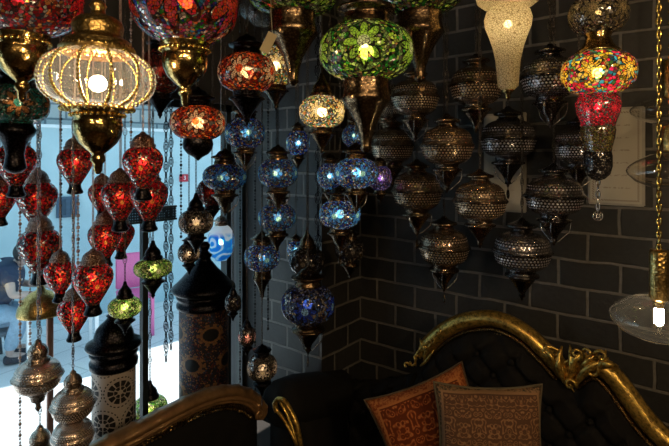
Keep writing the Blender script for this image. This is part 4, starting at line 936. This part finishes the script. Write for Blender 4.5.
def arm_roll(x0, x1, y0, ztop_f, ztop_b, r):
    b = bmesh.new(); P = []; xm = (x0+x1)/2
    for i in range(10):
        f = i/9; P.append((xm, y0+(1.46-y0)*f, (ztop_f*(1-f)+ztop_b*f)-r))
    add_tube(b, P, [r*(.86+.14*min(1, i/2)) for i in range(10)], 24, up=(0, 0, 1)); add_box(b, (x0+.02, y0+.015, .20), (x1-.02, 1.44, ztop_f-r), .01); return b
af = on_y(286, 380, 1.15); ab = on_y(348, 372, 1.45)
sl_('armrest', arm_roll(-1.205, -1.035, 1.14, af.z+.004, ab.z-.012, .082), M['velvet'])
sl_('armrest', arm_roll(-.02, .15, 1.0, .80, .80, .082), M['velvet'])
def AF(u, v, y=1.125): return on_y(u, v, y)
b = bmesh.new(); add_tube(b, spline([AF(277, 412), AF(275, 404), AF(279, 399), AF(285, 402), AF(291, 412), AF(296, 423), AF(299, 436), AF(301, 452), AF(303, 480)], 6), .0085, 8); sl_('arm_front_scroll', b, M['gilt'])
b = bmesh.new(); add_tube(b, spline([AF(278, 412), AF(283, 418), AF(290, 430), AF(297, 446), AF(300, 465)], 6), .006, 8); sl_('arm_front_scroll', b, M['gilt'])
b = bmesh.new(); add_tube(b, spline([AF(280, 402), AF(287, 414), AF(293, 430), AF(298, 446)], 6), .005, 8); sl_('arm_front_scroll', b, M['gilt'])
for x in (-1.0, -.06):
    for y in (.84, 1.40): sl_('leg', shift(lathe([(0, .0), (.018, 0), (.022, .03), (.016, .06), (.028, .14), (.035, .21), (0, .21)], seg=16), Vector((x, y, 0))), M['gilt'])

# second sofa (chaise) by the window
XS = -1.13
def T(u, v, dx=0.): return on_x(u, v, XS+dx)
ch = thing('chaise_sofa', Vector((-1.0, .2, 0)), 'black upholstered sofa back with brown gilt rail in front of the window', 'sofa')
CO = ch.location.copy()
def cl_(name, bm, m, smooth=True): return link(name, bm, m, ch, smooth, loc=-CO)
C_pts = [T(20, 505), T(60, 478), T(100, 454), T(135, 436), T(168, 418), T(200, 403), T(222, 397), T(238, 397), T(250, 402), T(257, 411), T(256, 419)]
rail(C_pts, .047, up=(1, 0, 0), fn=cl_, mats=('gilt_brown', 'gilt_dark'), bands=6, prof=RAIL2)
b = bmesh.new(); c0 = T(257, 412, .012); P = []; rd = []
for i in range(26):
    f = i/25; a = 1.8-2*PI*1.3*f; r = .020*(1-f)+.003; P.append(c0+Vector((.004+.012*f, r*math.cos(a), r*math.sin(a)))); rd.append(.0085*(1-f)+.005*f)
add_tube(b, P, rd, 8); cl_('carved_scroll', b, M['gilt_brown'])
ctop = spline(C_pts[:-2], 4)
def ctz(y):
    for a, c in zip(ctop, ctop[1:]):
        if a.y <= y <= c.y: return a.z+(c.z-a.z)*(y-a.y)/max(1e-6, c.y-a.y)
    return ctop[0].z if y < ctop[0].y else ctop[-1].z
y0_, y1_ = -.55, 1.075; bm = bmesh.new(); G = []
for i in range(91):
    y = y0_+(y1_-y0_)*i/90; zt = ctz(y)-.028; row = []
    for j in range(41):
        f = j/40; z = .35+(zt-.35)*f; e = min(1, (1-f)*8, f*8+.2, i/4+.1, (90-i)/4+.1); but, cre = tuft(y, z)
        row.append(bm.verts.new((XS-.03+.028*e**.6-.010*cre*e, y, z)))
    G.append(row)
for i in range(90):
    for j in range(40): bm.faces.new((G[i][j], G[i+1][j], G[i+1][j+1], G[i][j+1]))
bk = cl_('backrest', bm, M['velvet']); sd_ = bk.modifiers.new('thick', 'SOLIDIFY'); sd_.thickness = .02; sd_.offset = 1
cl_('seat', box((XS+.02, -.5, .26), (-.55, .70, .46), .03), M['velvet']); cl_('seat_rail', box((-.56, -.52, .20), (-.53, .72, .28), .008), M['gilt_brown'])
for x in (-1.08, -.58):
    for y in (-.45, .66): cl_('leg', shift(lathe([(0, .0), (.018, 0), (.022, .03), (.016, .06), (.028, .14), (.035, .27), (0, .27)], seg=16), Vector((x, y, 0))), M['gilt_brown'])

# cushions
def paisley(name, ground, motif, dark, border, scale):
    m, nt, out = mat(name); p = N(nt, 'ShaderNodeBsdfPrincipled', i_Roughness=.9); p.inputs['Specular IOR Level'].default_value = .15; nt.links.new(p.outputs[0], out.inputs[0])
    tc = nt.nodes.new('ShaderNodeTexCoord'); sx = N(nt, 'ShaderNodeSeparateXYZ'); nt.links.new(tc.outputs['Object'], sx.inputs[0])
    cb = nt.nodes.new('ShaderNodeCombineXYZ')
    ax = math_(nt, 'PINGPONG', sx.outputs[0], .036); nt.links.new(ax, cb.inputs[0]); nt.links.new(math_(nt, 'FRACT', math_(nt, 'MULTIPLY', sx.outputs[2], 9.0)), cb.inputs[1])
    mp = N(nt, 'ShaderNodeVectorMath', operation='MULTIPLY'); nt.links.new(cb.outputs[0], mp.inputs[0]); mp.inputs[1].default_value = (1, .11, 1)
    vo = N(nt, 'ShaderNodeTexVoronoi', i_Scale=scale, feature='SMOOTH_F1'); nt.links.new(mp.outputs[0], vo.inputs['Vector'])
    rings = math_(nt, 'SINE', math_(nt, 'MULTIPLY', vo.outputs['Distance'], 22.0)); nz = N(nt, 'ShaderNodeTexNoise', i_Scale=160.0, i_Detail=4.0); nt.links.new(tc.outputs['Object'], nz.inputs[0])
    c = ramp(nt, rings, [(.0, dark), (.3, ground), (.65, ground), (.9, motif)])
    c = mixc(nt, ramp(nt, nz.outputs[0], [(.45, 0.), (.62, .7)]), c, dark)
    ex = math_(nt, 'MAXIMUM', math_(nt, 'ABSOLUTE', sx.outputs[0]), math_(nt, 'ABSOLUTE', sx.outputs[2]))
    c = mixc(nt, math_(nt, 'GREATER_THAN', ex, .117), c, mixc(nt, ramp(nt, nz.outputs[0], [(.4, 0.), (.6, 1.)]), border, motif))
    c = mixc(nt, math_(nt, 'COMPARE', ex, .117, .0025), c, motif)
    nt.links.new(c, p.inputs['Base Color']); nt.links.new(bump(nt, nz.outputs[0], .5, .001), p.inputs['Normal']); return m
def cushion(name, c, size, rot, m, pm, label):
    t = thing(name, c, label, 'cushion', 'cushions on the sofa'); t.rotation_euler = rot
    n = 28; bm = bmesh.new(); H = size/2; gr = {}
    for s in (-1, 1):
        for i in range(n+1):
            for j in range(n+1):
                a, e = i/n*2-1, j/n*2-1
                pin = 1-.10*(1-a*a)*(abs(e)**3) if True else 1; pin2 = 1-.10*(1-e*e)*(abs(a)**3)
                puff = ((1-a**4)*(1-e**4))**.55
                wr = .004*math.sin(9*a+3*e)*(1-puff)
                x = a*H*pin2; z = e*H*pin; y = s*(.050*puff*(1-.25*max(0, e)))+wr
                if i in (0, n) or j in (0, n):
                    k = (i, j); 
                    if (k in gr): continue
                    gr[k] = bm.verts.new((x, 0, z)); continue
                gr[(s, i, j)] = bm.verts.new((x, y, z))
    def g(s, i, j): return gr[(i, j)] if (i in (0, n) or j in (0, n)) else gr[(s, i, j)]
    for s in (-1, 1):
        for i in range(n):
            for j in range(n):
                f = [g(s, i, j), g(s, i+1, j), g(s, i+1, j+1), g(s, i, j+1)]
                bm.faces.new(f if s < 0 else f[::-1])
    link('cushion_cover', bm, m, t)
    ed = [(i, 0) for i in range(n)]+[(n, j) for j in range(n)]+[(i, n) for i in range(n, 0, -1)]+[(0, j) for j in range(n, 0, -1)]
    b = bmesh.new(); P = []
    for i, j in ed:
        a, e = i/n*2-1, j/n*2-1; P.append((a*H*(1-.10*(1-e*e)*(abs(a)**3))*1.01, 0, e*H*(1-.10*(1-a*a)*(abs(e)**3))*1.01))
    add_tube(b, P, .0028, 6, closed=True, up=(0, 1, 0)); link('piping', b, pm, t); return t
tanp = pbr('tan_piping', (.12, .09, .05), 0, .8); redp = pbr('brown_piping', (.10, .06, .03), 0, .8)
ct = on_y(494, 385, 1.27); 
cushion('cushion', at(490, 441, 1.21), .268, Euler((math.radians(-10), 0, math.radians(35))), paisley('tan_paisley', (.24, .10, .05), (.31, .17, .085), (.11, .055, .03), (.06, .05, .03), 85), tanp, 'square tan and red paisley cushion with dark patterned border, in front')
cr = on_y(430, 432, 1.34)
cushion('cushion', at(434, 435, 1.33), .29, (Matrix.Rotation(math.radians(33), 3, 'Z') @ Matrix.Rotation(math.radians(-12), 3, 'X') @ Matrix.Rotation(math.radians(-22), 3, 'Y')).to_euler(), paisley('russet_paisley', (.34, .07, .018), (.48, .17, .05), (.14, .03, .01), (.24, .05, .014), 62), redp, 'russet orange cushion tilted on its corner behind the tan one')

# ------------------------------------------------------------------ papers on the wall
def notice(u0, u1, v0, v1, name, label, lined):
    a = on_y(u0, (v0+v1)/2, 1.6); c = on_y(u1, (v0+v1)/2, 1.6); um = (u0+u1)/2; z1 = on_y(u1, v0, 1.6).z; z0 = on_y(u1, v1, 1.6).z
    w = c.x-a.x; h = z1-z0; t = thing(name, Vector(((a.x+c.x)/2, 1.61, (z0+z1)/2)), label, 'frame' if lined else 'notice')
    link('picture_frame', box((-w/2, -.014, -h/2), (w/2, 0, h/2), .003), pbr('pale_frame', (.40, .37, .32), 0, .4), t, smooth=False)
    m, nt, out = mat('printed_paper'); p = N(nt, 'ShaderNodeBsdfPrincipled', i_Roughness=.5); nt.links.new(p.outputs[0], out.inputs[0])
    tc = nt.nodes.new('ShaderNodeTexCoord'); sx = N(nt, 'ShaderNodeSeparateXYZ'); nt.links.new(tc.outputs['Object'], sx.inputs[0])
    ex = math_(nt, 'MINIMUM', math_(nt, 'SUBTRACT', w/2, math_(nt, 'ABSOLUTE', sx.outputs[0])), math_(nt, 'SUBTRACT', h/2, math_(nt, 'ABSOLUTE', sx.outputs[2])))
    sc_ = math_(nt, 'SINE', math_(nt, 'MULTIPLY', math_(nt, 'ADD', sx.outputs[0], sx.outputs[2]), 900.0))
    bd = math_(nt, 'MULTIPLY', math_(nt, 'COMPARE', ex, .015, .0025), math_(nt, 'GREATER_THAN', sc_, 0.))
    nz = N(nt, 'ShaderNodeTexNoise', i_Scale=220.0); nt.links.new(tc.outputs['Object'], nz.inputs[0])
    ln = math_(nt, 'MULTIPLY', math_(nt, 'COMPARE', math_(nt, 'FRACT', math_(nt, 'MULTIPLY', sx.outputs[2], 28.0)), .5, .06), math_(nt, 'MULTIPLY', math_(nt, 'GREATER_THAN', nz.outputs[0], .5), math_(nt, 'GREATER_THAN', ex, .035)))
    f = math_(nt, 'MAXIMUM', bd, math_(nt, 'MULTIPLY', ln, .6)) if lined else math_(nt, 'MULTIPLY', ln, .3)
    nt.links.new(mixc(nt, f, (.50, .46, .38), (.22, .16, .12)), p.inputs['Base Color'])
    link('paper', box((-w/2+.007, -.0165, -h/2+.007), (w/2-.007, -.0142, h/2-.007)), m, t, smooth=False)
notice(588, 645, 106, 207, 'framed_certificate', 'framed cream certificate with a scalloped printed border on the brick wall', True)
notice(484, 526, 112, 213, 'paper_notice', 'pale paper notice on the wall mostly hidden by pierced lanterns', False)

# ------------------------------------------------------------------ special lamps
def px(n, d): return n*d/FPX
def special(name, u, v, d, label): return thing(name, at(u, v, d), label, 'lamp')
def prof_px(rows, v0, d): return [(px(r, d), -px(v-v0, d)/1.0) for r, v in rows]
# frosted crackle drop
d = 1.08; t = special('crackle_glass_lamp', 508, 40, d, 'frosted crackle glass drop lamp glowing warm cream near the top centre right')
link('upper_globe', lathe(prof_px([(14, 8), (24, 6), (30, 1), (33, -12), (30, -30), (22, -40), (12, -44)][::-1], 40, d), seg=40), M['crackle'], t)
link('glass_drop', lathe(prof_px([(16, 7), (21, 12), (23, 19), (22, 27), (18.5, 36), (14.5, 48), (12, 60), (10.8, 74), (10, 86), (6, 90)], 40, d), seg=40), M['crackle'], t)
link('tip', lathe(prof_px([(6, 90), (6.5, 91), (4, 93), (2.5, 95), (2.6, 98), (0, 100)], 40, d), seg=16), M['brass'], t)
link('cap', lathe(prof_px([(0, -62), (3, -60), (6, -54), (12, -48), (14, -43), (12, -42)], 40, d), seg=24), M['brass'], t)
for k, zz in ((0, px(58, d)), (1, px(16, d))): bulb(t, .05, .16 if k == 0 else .10, zz, .009, (1, .80, .50))
tz = CEIL-t.location.z; link('chain', chain_bm(px(100, d), tz+.002, .018, .0017), M['chain_gold'], t)
# tiered rainbow lamp
d = 1.0; t = special('tiered_mosaic_lamp', 598, 73, d, 'tiered lamp: bright rainbow mosaic globe over ruby and olive glass vases')
def tier(name, rows, m, seg=36): return link(name, lathe(prof_px(rows, 73, d), seg=seg), m, t)
tier('upper_globe', [(12, -6), (20, -2), (26, 5), (28, 13), (27, 22), (21, 30), (12, 34)], mosaic('gold_vase', 15, 6, .7))
tier('collar', [(12, 30), (13, 34), (11, 38), (13, 42), (15, 46), (19, 50), (21, 53), (14, 54)], M['brass'])
g = tier('mosaic_globe', [(15, 52), (26, 56), (33, 63), (35, 72), (33, 82), (26, 90), (15, 95)], mosaic('rainbow', 10, 6, .66, .30))
tier('ruby_vase', [(14, 93), (19, 97), (21, 104), (20, 112), (17, 120), (15, 127)], mosaic('ruby_vase', 17, 5, 1.0, .2))
tier('olive_vase', [(15, 126), (16, 130), (15, 138), (13, 146), (12, 152)], mosaic('olive_vase', 15, 5, 1.0, .2))
tier('tail_vase', [(12, 151), (13, 156), (13, 166), (11, 174), (6, 179), (0, 181)], mosaic('smoke', 13, 5, 1.2, .2))
b = chain_bm(-px(210-73, d), -px(180-73, d), .016, .0016); link('tail_chain', b, M['chain_silver'], t)
link('filigree_charm', charm_bm(.010, -px(208-73, d)), M['chain_silver'], t)
bulb(t, .05, .42, 0, .011, (1, .78, .5)); bulb(t, .05, .10, -px(34, d), .007)
bulb(t, .05, .03, px(60, d), .006)
tz = CEIL-t.location.z; b = chain_bm(px(79, d), tz+.002, .018, .0017); link('chain', b, M['chain_gold'], t)
# gilt cylinder lamps with glass discs
def disc_lamp(u, vd, d, w, h, vc0, vc1, cw, watts, label):
    t = special('glass_disc_pendant', u, vd, d, label); R = px(w/2, d); H = px(h/2, d)
    link('glass_disc', lathe([(px(cw/2, d)*1.05, H), (R*.45, H*.92), (R*.8, H*.55), (R*.97, H*.2), (R, 0), (R*.97, -H*.22), (R*.8, -H*.6), (R*.45, -H*.92), (R*.15, -H), (0, -H)], seg=56), M['disc'], t)
    z1, z0 = px(vd-vc0, d), px(vd-vc1, d)
    c = px(cw/2, d)
    link('gilt_cylinder', lathe([(0, z1), (c*.9, z1), (c, z1-.004), (c, z0+.004), (c*.9, z0), (0, z0)], seg=32), M['brass_chased'], t)
    if watts:
        b = bmesh.new(); add_tube(b, [(0, 0, z0), (0, 0, z0-.012)], .008, 10); link('lamp_socket', b, M['brass'], t)
        b = bmesh.new(); add_tube(b, [(0, 0, z0-.010), (0, 0, z0-.016), (0, 0, z0-.036), (0, 0, z0-.040)], [.005, .0065, .0065, .003], 12); link('bulb', b, bulb_mat(watts/(PI*.0017), (1, .80, .5)), t)
    link('chain', chain_bm(z1-.002, CEIL-t.location.z+.002, .013, .0019), M['chain_gold'], t); return t
disc_lamp(659, 318, .76, 88, 44, 250, 300, 17, 1.5, 'lit glass disc pendant with gilt cylinder, lowest at the right edge')
disc_lamp(671, 171, .90, 78, 36, 126, 152, 16, 0, 'clear glass disc pendant in the middle at the right edge')
disc_lamp(672, 110, 1.08, 74, 28, 60, 98, 18, 0, 'clear glass disc pendant uppermost at the right edge, above the middle disc')
# paper tag on a string
tg = at(268.5, 42.5, .80); t = thing('price_tag', tg, 'small beige paper tag hanging beside the bronze trumpet base', 'tag')
t.rotation_euler = (0, 0, math.atan2(Rh.y, Rh.x))
rm = Matrix.Rotation(math.radians(26), 4, 'Y')
link('card', box((-.008, -.0006, -.017), (.008, .0006, .017), 0, rm), pbr('beige_card', (.42, .34, .20), 0, .7, .08, 20, 0), t, smooth=False)
b = bmesh.new(); add_tube(b, [tuple(rm @ Vector((0, 0, .015))), (.004, .0, .05), (.004, 0, CEIL-tg.z)], .0007, 4); link('string', b, pbr('string', (.3, .25, .18), 0, .8, .1, 20, 0), t)
# unseen shop lamps: right and rear added for warm ambient light, nearest for highlights
for x, y, z, w, lab in ((1.25, -.1, 2.1, SHOPW, 'unseen warm opal globe lamp added to the right of the view for ambient light'), (.3, -1.1, 2.15, SHOPW*.5, 'unseen warm opal globe lamp added behind the view for ambient light'), (.42, -.30, 2.12, SHOPW*.45, 'warm opal globe lamp on the ceiling just beside the viewer')):
    t = thing('ceiling_lamp', (x, y, z), lab, 'lamp'); b = bmesh.new(); rr_ = .03 if y == -.30 else .05; bmesh.ops.create_icosphere(b, subdivisions=2, radius=rr_)
    link('opal_globe', b, bulb_mat(w/(PI*4*PI*rr_*rr_), (1, .70, .38)), t)
    b = bmesh.new(); add_tube(b, [(0, 0, rr_-.002), (0, 0, CEIL-z)], .006, 8); link('stem', b, M['brass'], t)

for row in LAMPS: lantern(*row)
